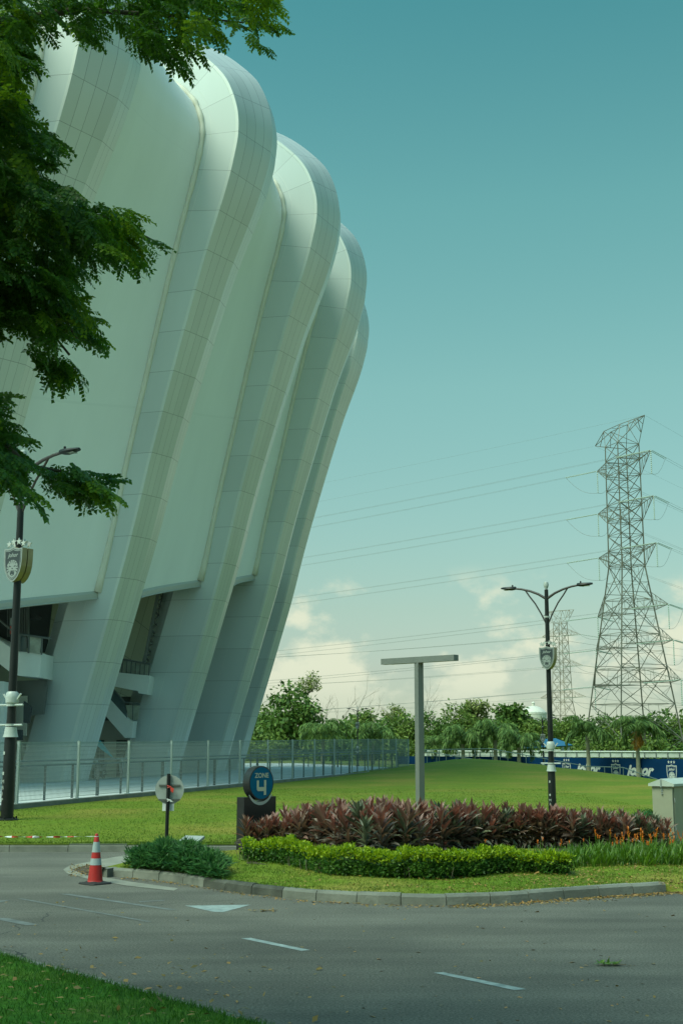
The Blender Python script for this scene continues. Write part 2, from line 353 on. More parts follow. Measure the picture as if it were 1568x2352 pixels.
# ------------------------------------------------------------------ stadium
PROF = [(-8.55, 0.0), (-7.75, 3.0), (-6.3, 8.0), (-5.2, 12.0), (-4.25, 16.0), (-2.95, 21.0), (-1.7, 25.5), (-.62, 29.0), (-.2, 30.7), (0, 32.0), (-.12, 33.4), (-.75, 35.0), (-1.9, 36.3), (-3.3, 37.35), (-5.0, 38.05), (-7.2, 38.5), (-10, 38.7)]
def catmull(pts, n):
    P = [Vector((p[0], p[1])) for p in pts]; P = [P[0]*2-P[1]] + P + [P[-1]*2-P[-2]]; out = []
    for i in range(1, len(P)-2):
        for k in range(n):
            t = k/n; a, b, c, d = P[i-1:i+3]
            out.append(.5*((2*b) + (c-a)*t + (2*a-5*b+4*c-d)*t*t + (3*b-a-3*c+d)*t**3))
    return out + [P[-2]]
CUR = catmull(PROF, 8); NC = len(CUR)
NRM = []
for i in range(NC):
    t = (CUR[min(i+1, NC-1)] - CUR[max(i-1, 0)]).normalized(); NRM.append(Vector((t.y, -t.x)))
NRM = [(n*(k := min(1, max(0, (c.y-26)/5.5))) + Vector((1, 0))*(1-k)).normalized() for n, c in zip(NRM, CUR)]
ARC = [0]
for i in range(1, NC): ARC.append(ARC[-1] + (CUR[i]-CUR[i-1]).length)
def ipz(z):                                   # arc parameter (float index) of a height on the rising part
    for i in range(NC-1):
        if CUR[i].y <= z <= CUR[i+1].y: return i + (z-CUR[i].y)/(CUR[i+1].y-CUR[i].y+1e-9)
    return NC-1
def samp(L, x):
    i = min(int(x), NC-2); return L[i]*(1-(x-i)) + L[i+1]*(x-i)
def lerp_tab(z, tab):
    if z <= tab[0][0]: return tab[0][1]
    for (a, b), (c, d) in zip(tab, tab[1:]):
        if z <= c: return b + (d-b)*(z-a)/(c-a)
    return tab[-1][1]
Wf = lambda x: lerp_tab(ARC[min(int(x), NC-1)], [(0, 1.15), (10, 1.25), (18, 1.5), (26, 2.0), (33, 2.7), (45, 3.0)])
Dm = lambda z: lerp_tab(z, [(7, 1.05), (9.5, 1.1), (20, 1.5), (28, 1.95), (33, 2.05)])
class Rib:
    def __init__(s, x, y, lean, zb): s.p = Vector((x, y, 0)); a = R_(lean); s.o = Vector((math.cos(a), -math.sin(a), 0)); s.t = Vector((math.sin(a), math.cos(a), 0)); s.zb = zb
    def pt(s, x, o=0, t=0):
        c = samp(CUR, x); n = samp(NRM, x)
        return s.p + s.o*(c.x + n.x*o) + Vector((0, 0, c.y + n.y*o)) + s.t*t
    def sec(s, x):
        W = Wf(x); a = R_(15 + 9*min(1, max(0, (x-72)/18))); e = R_(8)
        p1 = (W*math.sin(a), W*math.cos(a)); p2 = (p1[0]-1.05*math.sin(e), p1[1]+1.05*math.cos(e))
        return p1, p2
RIBS = [Rib(-18.2, 41.4, 34, 6.0), Rib(-11.0, 49.9, 25, 7.7), Rib(-5.09, 59.24, 18, 9.3), Rib(-1.40, 69.34, 11.5, 11.0), Rib(.63, 79.86, 6.5, 12.6), Rib(1.2, 90.5, 2, 14.2)]
stadium = thing('stadium', (-8, 66, .3), 'huge white and grey stadium with curved leaning ribs and white membrane panels between them', 'stadium')
Z0 = ipz(.25)
stations = [Z0] + [i for i in range(NC) if i > Z0 + .2]
for R in RIBS:
    mb = MB(); rowsA = []; prev = None
    def strip(pa, pb, ua, ub, mi):
        rows = []; uvs = []
        for x in stations:
            (oa, ta), (ob, tb) = pa(x), pb(x); vv = samp(ARC, x)/2.07
            rows.append([R.pt(x, oa, ta), R.pt(x, ob, tb)]); uvs.append([(ua, vv), (ub, vv)])
        mb.grid(rows, mi, uvs)
    D = 2.45
    strip(lambda x: (-D, 0), lambda x: (-1.50, 0), .1, .9, 0)
    strip(lambda x: (-1.50, 0), lambda x: (-1.47, -.004), .1, .9, 2)
    strip(lambda x: (-1.47, -.004), lambda x: (-.17, 0), .1, .9, 0)
    strip(lambda x: (-.17, 0), lambda x: (-.16, -.012), .1, .9, 3)
    strip(lambda x: (-.16, -.012), lambda x: (0, -.012), .1, .9, 2)
    strip(lambda x: (0, -.012), lambda x: R.sec(x)[0], 0.02, 3.98, 1)
    strip(lambda x: R.sec(x)[0], lambda x: R.sec(x)[1], 0, 2.98, 2)
    strip(lambda x: R.sec(x)[1], lambda x: (R.sec(x)[1][0]-3.0, R.sec(x)[1][1]+.1), .1, .9, 0)
    strip(lambda x: (R.sec(x)[1][0]-3.0, R.sec(x)[1][1]+.1), lambda x: (-D-.95, .75), .1, .9, 0)
    strip(lambda x: (-D-.95, .75), lambda x: (-D, 0), .1, .9, 0)
    rib = mb.build('rib', [M['rib_side'], M['rib_front'], M['rib_bevel'], M['gutter']], stadium, smooth=25)
def curve_pts(R, o, t, xs): return [R.pt(x, o(x), t(x)) for x in xs]
for A, B in zip(RIBS, RIBS[1:]):
    xa0, xb0 = ipz(A.zb+.25), ipz(B.zb); ns = 64
    xa = [xa0 + (NC-1-xa0)*k/ns for k in range(ns+1)]; xb = [xb0 + (NC-1-xb0)*k/ns for k in range(ns+1)]
    La = [A.pt(x, A.sec(x)[1][0]-.18, A.sec(x)[1][1]-.02) for x in xa]
    Lb = [B.pt(x, -Dm(samp(CUR, x).y), -.02) for x in xb]
    rows = []
    for a, b, x in zip(La, Lb, xb):
        r = []; nn = samp(NRM, x); inw = -(A.o+B.o).normalized()*nn.x - Vector((0, 0, nn.y))
        for j in range(15):
            u = j/14; r.append(a.lerp(b, u) + inw*(.34*math.sin(math.pi*u)))
        rows.append(r)
    uvm = [[(.5+3*j/14, .37+4*k/ns) for j in range(15)] for k in range(ns+1)]
    mem = MB().grid(rows, 0, uvm).build('membrane_panel', M['fabric'], stadium, smooth='all', fix=False)
    mem['label'] = 'taut white fabric panel between two ribs'
    # rounded edging along the next rib, creased where it bends over the top
    rad = []; ep = []
    for k, x in enumerate(xb):
        z = samp(CUR, x).y; r = .135
        if z > 25.5: r += .022*math.sin(samp(ARC, x)*4.2) + .012*math.sin(samp(ARC, x)*9.1)
        if k < 4: r += .07*(4-k)/4
        rad.append(r); ep.append(B.pt(x, -Dm(z)+.10, -.03))
    MB().tube(ep, rad, 8).build('edging', M['edging'], mem, smooth='all')
    # gutter lip under the panel
    base = rows[0]; prof = [(0.02, .05), (.12, -.06), (.12, -.26), (.02, -.36), (-1.5, -.36), (-1.5, -.1), (-.1, .02)]
    od = (A.o+B.o).normalized(); gr = [[p + od*a + Vector((0, 0, b)) for a, b in prof] for p in base]
    MB().grid(gr, close=True).build('gutter', M['gutter'], mem)
    MB().tube([p + od*.13 + Vector((0, 0, -.30)) for p in base], .03, 6).build('drip_rail', M['white_met'], mem)
# inner wall and roof, enclosing the bowl
rows = []
for x in [Z0, 12, 24, 36, 48, 60, 72, 84, 96, 108, NC-1]:
    if x > NC-1: continue
    rows.append([R.pt(x, -6.2, 1.5) for R in RIBS] + [RIBS[-1].pt(x, -6.2, 6)])
wallm = panel_mat('inner_panels', (.30, .30, .20), (.08, .08, .06), .006, .006, .08, .6)
uvr = [[(j*2.0, i*3.1+j*.6) for j in range(len(rows[0]))] for i in range(len(rows))]
MB().grid(rows, 0, uvr).build('inner_wall', wallm, stadium)
endr = []
for x in [Z0, 24, 48, 72, 96, NC-1]: endr.append([RIBS[-1].pt(x, -6.2, 6), RIBS[-1].pt(x, -1.2, 2.5)])
MB().grid(endr).build('end_wall', M['gutter'], stadium)
rf = [[R.pt(NC-1, 0, 1) for R in RIBS], [R.pt(NC-1, 0, 1) - R.o*24 + Vector((0, 0, 1.2)) for R in RIBS]]
MB().grid(rf).build('roof', M['fabric_plain'], stadium)
# ---- concourse seen through the openings
def slab(pix, Y, depth, name, m, par=stadium, slope=0.0):
    mb = MB(); poly = [at(u, v, Y + slope*(u-pix[0][0])) for u, v in pix]; mb.prism(poly, (0, depth, 0)); return mb.build(name, m, par)
slab([(-60, 1440), (0, 1471), (24, 1487), (38, 1497), (85, 1499), (96, 1500), (92, 1556), (38, 1551), (23, 1543), (0, 1525), (-60, 1495)], 59.5, 3.5, 'concourse_slab', M['white_paint'])
slab([(-80, 1560), (9, 1565), (10, 1815), (-80, 1830)], 58.5, 2, 'pier', M['white_paint'])
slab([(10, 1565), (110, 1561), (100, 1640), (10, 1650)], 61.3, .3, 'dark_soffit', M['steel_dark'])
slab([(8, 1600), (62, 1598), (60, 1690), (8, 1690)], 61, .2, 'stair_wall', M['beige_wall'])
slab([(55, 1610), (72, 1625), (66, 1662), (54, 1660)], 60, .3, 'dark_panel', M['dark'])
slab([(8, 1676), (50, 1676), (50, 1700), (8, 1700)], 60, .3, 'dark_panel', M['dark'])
lv = MB()
for k in range(13):
    u = 17 + k*3.9
    lv.prism([at(u, 1362, 60.6), at(u+1.9, 1362, 60.6), at(u+1.9, 1462, 60.6), at(u, 1462, 60.6)], (0, .25, 0))
lv.build('louvre_screen', M['steel_dark'], stadium)
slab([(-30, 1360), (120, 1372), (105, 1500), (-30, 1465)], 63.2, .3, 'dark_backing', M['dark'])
slab([(24, 1420), (33, 1420), (33, 1436), (24, 1436)], 60.3, .1, 'notice', M['sign_back'])
slab([(24, 1438), (33, 1438), (33, 1456), (24, 1456)], 60.3, .1, 'notice', M['shirt_red'])
slab([(66, 1412), (88, 1414), (90, 1422), (66, 1421)], 61, .8, 'dark_beam', M['dark'])
rl = MB(); rl.tube([at(-20, 1408, 59.4), at(30, 1450, 59.4), at(48, 1457, 59.4), at(118, 1467, 59.4)], .05, 6)
for u, v in ((47, 1456), (67, 1460), (97, 1464)): rl.bar(at(u, v, 59.4), at(u-1, v+40, 59.4), .07)
r1 = rl.build('railing', M['steel_dark'], stadium)
slab([(64, 1462), (96, 1465), (92, 1502), (66, 1498)], 59.45, .03, 'railing_glass', M['glass_pale'])
slab([(45, 1460), (62, 1462), (62, 1497), (42, 1496)], 59.45, .03, 'railing_glass', M['glass'])
# second opening
slab([(258, 1543), (345, 1552), (338, 1595), (318, 1592), (317, 1587), (290, 1582), (252, 1574)], 69.3, 3, 'concourse_slab', M['white_paint'])
slab([(228, 1593), (246, 1598), (295, 1653), (307, 1656), (303, 1695), (287, 1695), (234, 1634), (220, 1622)], 69.6, 1.3, 'stair_flight', M['white_paint'])
slab([(250, 1573), (287, 1613), (293, 1651), (244, 1597)], 69.7, .04, 'railing_glass', M['glass'])
slab([(289, 1619), (322, 1621), (316, 1654), (296, 1653)], 70.4, .04, 'railing_glass', M['glass_pale'])
slab([(262, 1513), (344, 1526), (338, 1551), (258, 1543)], 69.6, .03, 'railing_glass', M['glass_pale'])
rl = MB(); rl.tube([at(255, 1509, 69.5), at(346, 1526, 69.5)], .05, 6)
for k in range(9):
    u = 262 + k*10.2; rl.bar(at(u, 1510+k*1.9, 69.5), at(u-2, 1544+k*1.3, 69.5), .055)
rl.tube([at(252, 1573, 69.5), at(287, 1613, 69.5), at(322, 1617, 69.5)], .045, 6); rl.bar(at(306, 1616, 69.5), at(305, 1654, 69.5), .06)
rl.build('railing', M['steel_dark'], stadium)
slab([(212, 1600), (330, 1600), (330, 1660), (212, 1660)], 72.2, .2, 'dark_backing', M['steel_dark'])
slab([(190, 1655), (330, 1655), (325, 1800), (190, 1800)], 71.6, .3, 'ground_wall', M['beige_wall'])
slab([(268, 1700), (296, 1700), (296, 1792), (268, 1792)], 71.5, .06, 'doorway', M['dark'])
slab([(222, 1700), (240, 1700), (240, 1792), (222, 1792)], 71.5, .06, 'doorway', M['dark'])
tr = MB(); a0, a1 = at(368, 1340, 71.0), at(330, 1530, 71.0); b0, b1 = at(381, 1340, 71.8), at(343, 1530, 71.8)
tr.bar(a0, a1, .16); tr.bar(b0, b1, .16)
for k in range(9):
    p = a0.lerp(a1, k/9); q = b0.lerp(b1, (k+.6)/9); r = a0.lerp(a1, (k+1)/9); tr.bar(p, q, .07); tr.bar(q, r, .07)
tr.build('lattice_truss', M['post_grey'], stadium)
# ------------------------------------------------------------------ ground, lawn, road, kerbs
def sstep(a, b, x):
    t = min(1, max(0, (x-a)/(b-a))); return t*t*(3-2*t)
EDGE = [(-30, 27), (16.8, 27), (17.2, 50), (16.6, 66), (15.6, 88), (13.2, 104), (5, 107), (-60, 107)]
def edge_x(Y):
    pts = [(27, 17.0), (50, 17.2), (66, 16.3), (88, 15.4), (104, 13.2), (107, 8)]
    return lerp_tab(Y, pts)
def lawn_h(x, Y):
    h = .15 + .15*sstep(27, 40, Y) + .64*sstep(50, 103, Y)*sstep(0, 7, x - (Y-54)*.19 + 6)
    h -= .36*sstep(60, 90, Y)*sstep(9, 17, x)
    d = max(x-edge_x(Y), (Y-105)*1.0)
    if d > 0: h -= min(2.2, d*.5)
    return max(h, -1.75)
gx = sorted(set([-1500, -700, -300, -150, -90, -60] + [-45 + 1.5*i for i in range(61)] + [55, 70, 90, 150, 300, 700, 1500]))
gy = sorted(set([-800, -200, -60, -25] + [-15 + 3*i for i in range(14)] + [27 + 2*i for i in range(46)] + [125, 140, 170, 220, 300, 450, 700, 1200, 2500]))
def ground_h(x, Y):
    if Y <= 27.0: return -.03
    if x < -14 + (Y-27)*.3: return .10
    return lawn_h(x, Y) - .06
ground = tag(MB().grid([[(x, y, ground_h(x, y)) for x in gx] for y in gy]).build('ground', M['field'], fix=False, smooth='all'), kind='structure')
LX = [-45 + 1.1*i for i in range(62)]; LY = [27 + 1.0*i for i in range(86)]
tag(MB().grid([[(x + (0 if x < 17 else (edge_x(y)-17)*(x/22)), y, lawn_h(x, y)) for x in LX] for y in LY]).build('lawn', M['lawn'], fix=False, smooth='all'), kind='structure')
tag(MB().add([(-60, -14, 0), (60, -14, 0), (60, 26.98, 0), (-60, 26.98, 0)], [(0, 1, 2, 3)]).build('road', M['asphalt']), kind='structure')
# plaza behind the fence
FA, FB = Vector((-9.75, 37.4, .3)), Vector((5.35, 93.5, .34))
fdir = (FB-FA).normalized(); fper = Vector((fdir.y, -fdir.x, 0))
FSTART = FA - fdir*26
pl = [FSTART + fper*.1, FB + fper*.1, FB + Vector((-3, 9, 0)), Vector((-4, 118, .3)), Vector((-120, 118, .3)), Vector((-120, 12, .3))]
tag(MB().prism([Vector((p.x, p.y, .34)) for p in pl], (0, 0, -.30)).build('plaza', M['plaza']), kind='structure')
mbk = MB(); mbk.bar(Vector((FSTART.x, FSTART.y, .27)), Vector((FB.x, FB.y, .27)), .26, .32); tag(mbk.build('plaza_kerb', M['kerb']), kind='structure')

def kerb_run(pts, z0, h, w, name, mi_seq=None, inward=1, mats=None, seg=1.0):
    """kerb stones laid end to end along pts; each stone is bevelled and slightly out of line"""
    mb = MB(); P = [Vector((p[0], p[1], 0)) for p in pts]
    lens = [(b-a).length for a, b in zip(P, P[1:])]; tot = sum(lens)
    def along(s):
        for a, b, l in zip(P, P[1:], lens):
            if s <= l or b is P[-1]: return a.lerp(b, min(1, s/l)), (b-a).normalized()
            s -= l
    n = max(1, round(tot/seg)); k = 0
    for i in range(n):
        a, ta = along(tot*i/n + .006); b, tb = along(tot*(i+1)/n - .006); m_, tm = along(tot*(i+.5)/n)
        dz = random.uniform(-.008, .008); sub = []
        for p, t in ((a, ta), (m_, tm), (b, tb)):
            q = Vector((-t.y, t.x, 0))*inward
            sub.append([p + Vector((0, 0, z0)), p + q*.012 + Vector((0, 0, z0+h-.035+dz)), p + q*.045 + Vector((0, 0, z0+h+dz)), p + q*w + Vector((0, 0, z0+h+dz)), p + q*w + Vector((0, 0, z0))])
        mi = mi_seq(i) if mi_seq else 0
        mb.grid(sub, mi); v = [x for r in sub for x in r]
        mb.add([sub[0][j] for j in range(5)], [(0, 1, 2, 3, 4)], mi); mb.add([sub[2][j] for j in range(5)], [(4, 3, 2, 1, 0)], mi)
    return tag(mb.build(name, mats or [M['kerb'], M['kerb_dark']]), kind='structure')
kerb_run([(-45, 26.98), (1.6, 26.98)], -.01, .155, .16, 'lawn_kerb', seg=1.2, mi_seq=lambda i: 1 if random.random() < .25 else 0)
# traffic island
front = [(u, v) for u, v in ((236, 2012), (300, 2016), (400, 2026), (540, 2050), (620, 2059), (700, 2068), (850, 2077), (1010, 2080), (1160, 2076), (1300, 2065), (1530, 2049))]
FR = [onz(u, v, 0) for u, v in front]
isl = [Vector((p.x, p.y, 0)) for p in FR]
nose = [Vector((-4.05, 21.9, 0)), Vector((-3.4, 23.6, 0)), Vector((-1.8, 25.3, 0)), Vector((1.6, 26.9, 0))]
right = [Vector((5.2, 19.6, 0)), Vector((14, 20.4, 0)), Vector((40, 21, 0)), Vector((40, 26.98, 0))]
# sheet of turf: fan of rows from front edge to the back edge
def island_front(x):
    P = [(p.x, p.y) for p in FR] + [(14, 20.2), (40, 21)]
    return lerp_tab(x, P)
def island_back(x): return lerp_tab(x, [(-4.05, 22.0), (-3.4, 23.6), (-1.8, 25.3), (1.6, 27.05), (40, 27.05)])
def island_z(x, y):
    e = y - island_front(x); k = 1 - sstep(4.75, 5.1, x)*.9*(1 - sstep(.1, .75, e))
    return .135*k + (.03*k + .02)*sstep(0, 1.5, e) + .012*math.sin(x*2.3+y)*sstep(0, .6, e) if e > 0 else .135*k
xs = [-4.03 + .22*i for i in range(60)] + [10, 13, 18, 28, 40]
rows = [[(x, island_front(x) + (.12 if x < 4.83 else -.06), -.012) for x in xs]]
for t in [0, .015, .04] + [.08*i for i in range(1, 13)] + [1.0]:
    rows.append([(x, island_front(x)+.10 + (island_back(x)-island_front(x)-.10)*t, island_z(x, island_front(x)+.1+(island_back(x)-island_front(x)-.1)*t)) for x in xs])
tag(MB().grid(rows).build('island_turf', M['island_grass'], fix=False, smooth='all'), kind='structure')
kerb_run([(p.x, p.y) for p in FR], -.01, .155, .15, 'island_kerb', seg=.64, inward=1, mi_seq=lambda i: 1 if i in (4, 5, 6) else 0)
kerb_run([(1.6, 26.9), (-1.8, 25.25), (-3.4, 23.6), (-4.06, 21.9), (FR[0].x, FR[0].y)], -.01, .15, .15, 'island_back_kerb', seg=.9, inward=1)
# concrete apron round the island's nose
ap = [onz(u, v, .006) for u, v in ((146, 1997), (160, 1988), (215, 1977), (300, 1962), (330, 1975), (300, 2010), (236, 2014), (300, 2025), (410, 2040), (400, 2046), (290, 2034), (200, 2018), (155, 2006))]
tag(MB().add(ap, [tuple(range(len(ap)))]).build('concrete_apron', M['apron']), kind='structure')
lit = [onz(u, v, .010) for u, v in ((166, 1997), (195, 1988), (230, 1984), (245, 2004), (236, 2012), (200, 2010))]
tag(MB().add(lit, [tuple(range(len(lit)))]).build('leaf_litter_bed', M['soil']), kind='structure')
# raised bed kerb on the right
bk = [onz(u, v, .15) for u, v in ((1290, 1990), (1400, 1988), (1500, 1986), (1620, 1980))]
kerb_run([(p.x, p.y) for p in bk] + [(14, 23.2)], .12, .10, .14, 'bed_kerb', seg=1.1, mi_seq=lambda i: i % 3 == 1)
bf = [(-1.75, 25.0), (-1.6, 22.4), (0.3, 20.9), (2.5, 21.0), (4.2, bk[0].y+.1), (bk[-1].x, bk[-1].y+.1), (14, 23.3), (14, 26.8), (1.6, 26.8)]
tag(MB().add([(x, y, .19) for x, y in bf], [tuple(range(len(bf)))]).build('planting_soil', M['soil']), kind='structure')
# verge where the photographer stands
vg = [onz(u, v, .0) for u, v in ((-260, 2108), (-100, 2158), (0, 2193), (120, 2228), (260, 2263), (420, 2306), (600, 2356), (760, 2405), (900, 2455))]
VE = [(p.x, p.y) for p in vg]
vrows = []
for t in (0, .02, .06, .15, .3, .5, .75, 1):
    vrows.append([(x + (-9-x)*t*.9, y + (1-y)*t*.9, .05 + .35*t + .02*math.sin(x*3+t*9)*(t > .02)) for x, y in [(p[0]-.09, p[1]-.09) for p in VE]])
tag(MB().grid(vrows).build('verge', M['verge_grass'], fix=False, smooth='all'), kind='structure')
kerb_run(VE, -.01, .06, .13, 'verge_kerb', seg=1.0, inward=-1)
# markings
def mark(pts, m, name, z=.004): tag(MB().add([onz(u, v, z) for u, v in pts], [tuple(range(len(pts)))]).build(name, m), kind='structure')
mark([(995, 2234), (1018, 2233), (1210, 2272), (1180, 2274)], M['road_paint'], 'lane_marking')
mark([(553, 2155), (576, 2154), (712, 2182), (692, 2184)], M['road_paint'], 'lane_marking')
mark([(425, 2080), (576, 2078), (512, 2095), (490, 2094)], M['road_paint'], 'give_way_marking')
mark([(136, 2053), (160, 2053), (410, 2090), (388, 2090)], M['paint_worn'], 'lane_marking')
mark([(40, 2064), (54, 2064), (350, 2117), (336, 2117)], M['paint_worn'], 'lane_marking')
mark([(0, 2108), (20, 2109), (92, 2124), (60, 2125), (0, 2113)], M['paint_worn'], 'lane_marking')
mark([(-30, 2070), (26, 2067), (10, 2071), (-30, 2075)], M['paint_worn'], 'lane_marking')
mark([(320, 2070), (380, 2067), (376, 2069), (320, 2072)], M['paint_worn'], 'lane_marking')
mark([(0, 1947.2), (560, 1947.0), (560, 1948.6), (0, 1948.8)], M['road_paint'], 'edge_marking')
# grass blades: verge and island and kerb top
def blades(name, pts, hmin, hmax, m, w=.006):
    n = len(pts); P = np.array(pts); D = np.stack([RNG.normal(0, .45, n), RNG.normal(0, .45, n), np.ones(n)], 1)
    ang = RNG.uniform(0, 2*np.pi, n); N = np.stack([np.cos(ang), np.sin(ang), np.zeros(n)], 1)
    V, F = leaves(P, D, N, RNG.uniform(hmin, hmax, n), RNG.uniform(.6, 1.3, n)*w, bend=.25); return tag(fast_mesh(name, V, F, m), kind='stuff')
def inpoly(x, y, poly):
    c = False; j = len(poly)-1
    for i in range(len(poly)):
        if (poly[i][1] > y) != (poly[j][1] > y) and x < (poly[j][0]-poly[i][0])*(y-poly[i][1])/(poly[j][1]-poly[i][1])+poly[i][0]: c = not c
        j = i
    return c
pp = []
def clump(x, y): return .5 + .5*math.sin(x*5.1+2*math.sin(y*3.7))*math.sin(y*4.3+1.7*math.sin(x*2.9))
while len(pp) < 42000:
    t = random.random()**1.6*.55; s = random.random()*(len(VE)-1.001); i = int(s); f = s-i
    x0, y0 = VE[i][0]*(1-f)+VE[i+1][0]*f-.1, VE[i][1]*(1-f)+VE[i+1][1]*f-.1
    x, y = x0+(-9-x0)*t*.9, y0+(1-y0)*t*.9
    if random.random() < .4+.6*clump(x, y): pp.append((x, y, .05+.35*t))
blades('verge_grass_blades', pp, .03, .075, M['blade_dark'], .0065)
pp = []
while len(pp) < 36000:
    x = random.uniform(-3.7, 9.5); y0, y1 = island_front(x)+.11, island_back(x); y = y0 + (min(y1, y0+4.2)-y0)*random.random()**1.3
    if y > y1-.05: continue
    if y < y0+.08 and random.random() < .3: continue
    if random.random() < .15+.85*clump(x*.8, y*1.4): pp.append((x, y, island_z(x, y)))
blades('island_grass_blades', pp, .018, .048, M['blade'], .007)
pp = [(x, 27.13+abs(random.gauss(0, .06)), .143) for x in np.random.default_rng(3).uniform(-9, 3, 5000)]
blades('kerb_edge_grass', pp, .02, .07, M['blade'], .009)
pp = []
while len(pp) < 52000:
    x, y = random.uniform(-10.5, 9), 27.2 + 27*random.random()**2.1
    if x < -9.6 + (y-37.4)*.268 + .3 and y > 37: continue
    if random.random() < .2+.8*clump(x*.5, y*.4): pp.append((x, y, lawn_h(x, y)))
blades('lawn_grass_blades', pp, .02, .05, M['blade'], .012)
# fallen leaves: drifts on the kerb line and grass
def litter(name, pts, L0, L1):
    n = len(pts); P = np.array(pts); D = RNG.normal(size=(n, 3)); D[:, 2] *= .18; N = np.tile([0, 0, 1.], (n, 1)) + RNG.normal(0, .25, (n, 3))
    L = RNG.uniform(L0, L1, n); V, F = leaves(P, D, N, L, L*RNG.uniform(.45, .7, n), bend=.15); return tag(fast_mesh(name, V, F, M['leaf_litter']), kind='stuff')
pts = []
for k in range(2600):
    x = random.choice([random.uniform(-3.6, 6), random.uniform(1.5, 5.6), random.uniform(3.5, 8)]); y = island_front(x) - abs(random.gauss(0, .16)) - .02
    pts.append((x, y, .008))
for k in range(900):
    x = random.uniform(4.7, 9); y = island_front(x)+random.uniform(-.25, .5); pts.append((x, y, island_z(x, y)+.02))
for k in range(900):
    x = random.uniform(-1, 9.5); y = island_front(x)+.15+random.random()*1.5
    if clump(x*.7+3, y*.9) > .55: pts.append((x, y, island_z(x, y)+.028))
for k in range(380):
    p = onz(random.uniform(160, 240), random.uniform(1985, 2012), .014); pts.append(tuple(p))
for k in range(3200):
    x = random.uniform(.4, 9.5); y = island_front(x)+.15+random.random()*2.2
    if clump(x*.6+1, y*.8) > .25 + .5*sstep(4, .5, x): pts.append((x, y, island_z(x, y)+.02))
litter('fallen_leaves', pts, .025, .06)
pts = []
for k in range(150): p = onz(random.uniform(0, 560), random.uniform(2200, 2352), .12); pts.append((p.x, p.y, .13))
for k in range(230): p = onz(random.uniform(-50, 1600), random.uniform(2060, 2352), .007); pts.append(tuple(p))
litter('scattered_leaves', pts, .03, .085)
# ------------------------------------------------------------------ flat artwork helpers
def star2(cx, cy, r):
    return [(cx + (r if k % 2 == 0 else r*.42)*math.sin(math.pi*k/5), cy + (r if k % 2 == 0 else r*.42)*math.cos(math.pi*k/5)) for k in range(10)]
def shield2(w, h):
    """outline, centred on x, y from -h/2 to h/2"""
    half = [(0, .5), (.16, .455), (.33, .44), (.5, .455), (.5, .15), (.47, -.05), (.40, -.22), (.27, -.37), (.12, -.46), (0, -.5)]
    pts = half + [(-x, y) for x, y in half[-2:0:-1]]
    return [(x*w, y*h) for x, y in pts]
def tiger(s):
    """pale and dark shapes of a roaring big-cat head, width about s"""
    pale = [[(-.10, .50), (.12, .50), (.32, .40), (.45, .22), (.50, 0), (.47, -.22), (.36, -.42), (.16, -.60), (0, -.66), (-.16, -.60), (-.36, -.42), (-.47, -.22), (-.50, 0), (-.45, .22), (-.32, .40)]]
    dark = [[(-.30, .16), (-.08, .08), (-.26, .05)], [(.30, .16), (.08, .08), (.26, .05)], [(-.08, -.02), (.08, -.02), (0, -.11)],
            [(-.20, -.18), (.20, -.18), (.17, -.46), (0, -.52), (-.17, -.46)],
            [(-.46, .12), (-.30, .06), (-.45, .04)], [(.46, .12), (.30, .06), (.45, .04)], [(-.49, -.06), (-.28, -.05), (-.46, -.14)], [(.49, -.06), (.28, -.05), (.46, -.14)],
            [(-.44, -.26), (-.27, -.17), (-.38, -.33)], [(.44, -.26), (.27, -.17), (.38, -.33)], [(-.20, .44), (-.12, .24), (-.12, .46)], [(.20, .44), (.12, .24), (.12, .46)], [(-.02, .48), (0, .26), (.02, .48)],
            [(-.36, .32), (-.22, .22), (-.30, .36)], [(.36, .32), (.22, .22), (.30, .36)]]
    teeth = [[(-.15, -.19), (-.08, -.19), (-.115, -.34)], [(.15, -.19), (.08, -.19), (.115, -.34)], [(-.10, -.47), (.10, -.47), (0, -.40)]]
    sc = lambda L: [[(x*s, y*s) for x, y in p] for p in L]
    return sc(pale), sc(dark), sc(teeth)
class Art:
    """collects flat shapes in a plane: origin, ex, ey, normal"""
    def __init__(s, o, ex, ey): s.o, s.ex, s.ey = Vector(o), Vector(ex).normalized(), Vector(ey).normalized(); s.n = s.ex.cross(s.ey); s.mb = MB()
    def p(s, x, y, d): return s.o + s.ex*x + s.ey*y + s.n*d
    def poly(s, pts, d, th=.003, mi=0, dx=0, dy=0): s.mb.prism([s.p(x+dx, y+dy, d) for x, y in pts], s.n*th, mi)
    def ring(s, a, b, d, mi=0, dx=0, dy=0):
        n = len(a); s.mb.add([s.p(x+dx, y+dy, d) for x, y in a] + [s.p(x+dx, y+dy, d) for x, y in b], [(i, (i+1) % n, n+(i+1) % n, n+i) for i in range(n)], mi)
    def text(s, body, size, cx, cy, d, mi=0, shear=0, bold=0, sx=1.0):
        vs, fs = text_polys(body, size, shear, .0, bold=bold)
        s.mb.add([s.p(cx+v.x*sx, cy+v.y, d) for v in vs], [f if True else f for f in fs], mi)
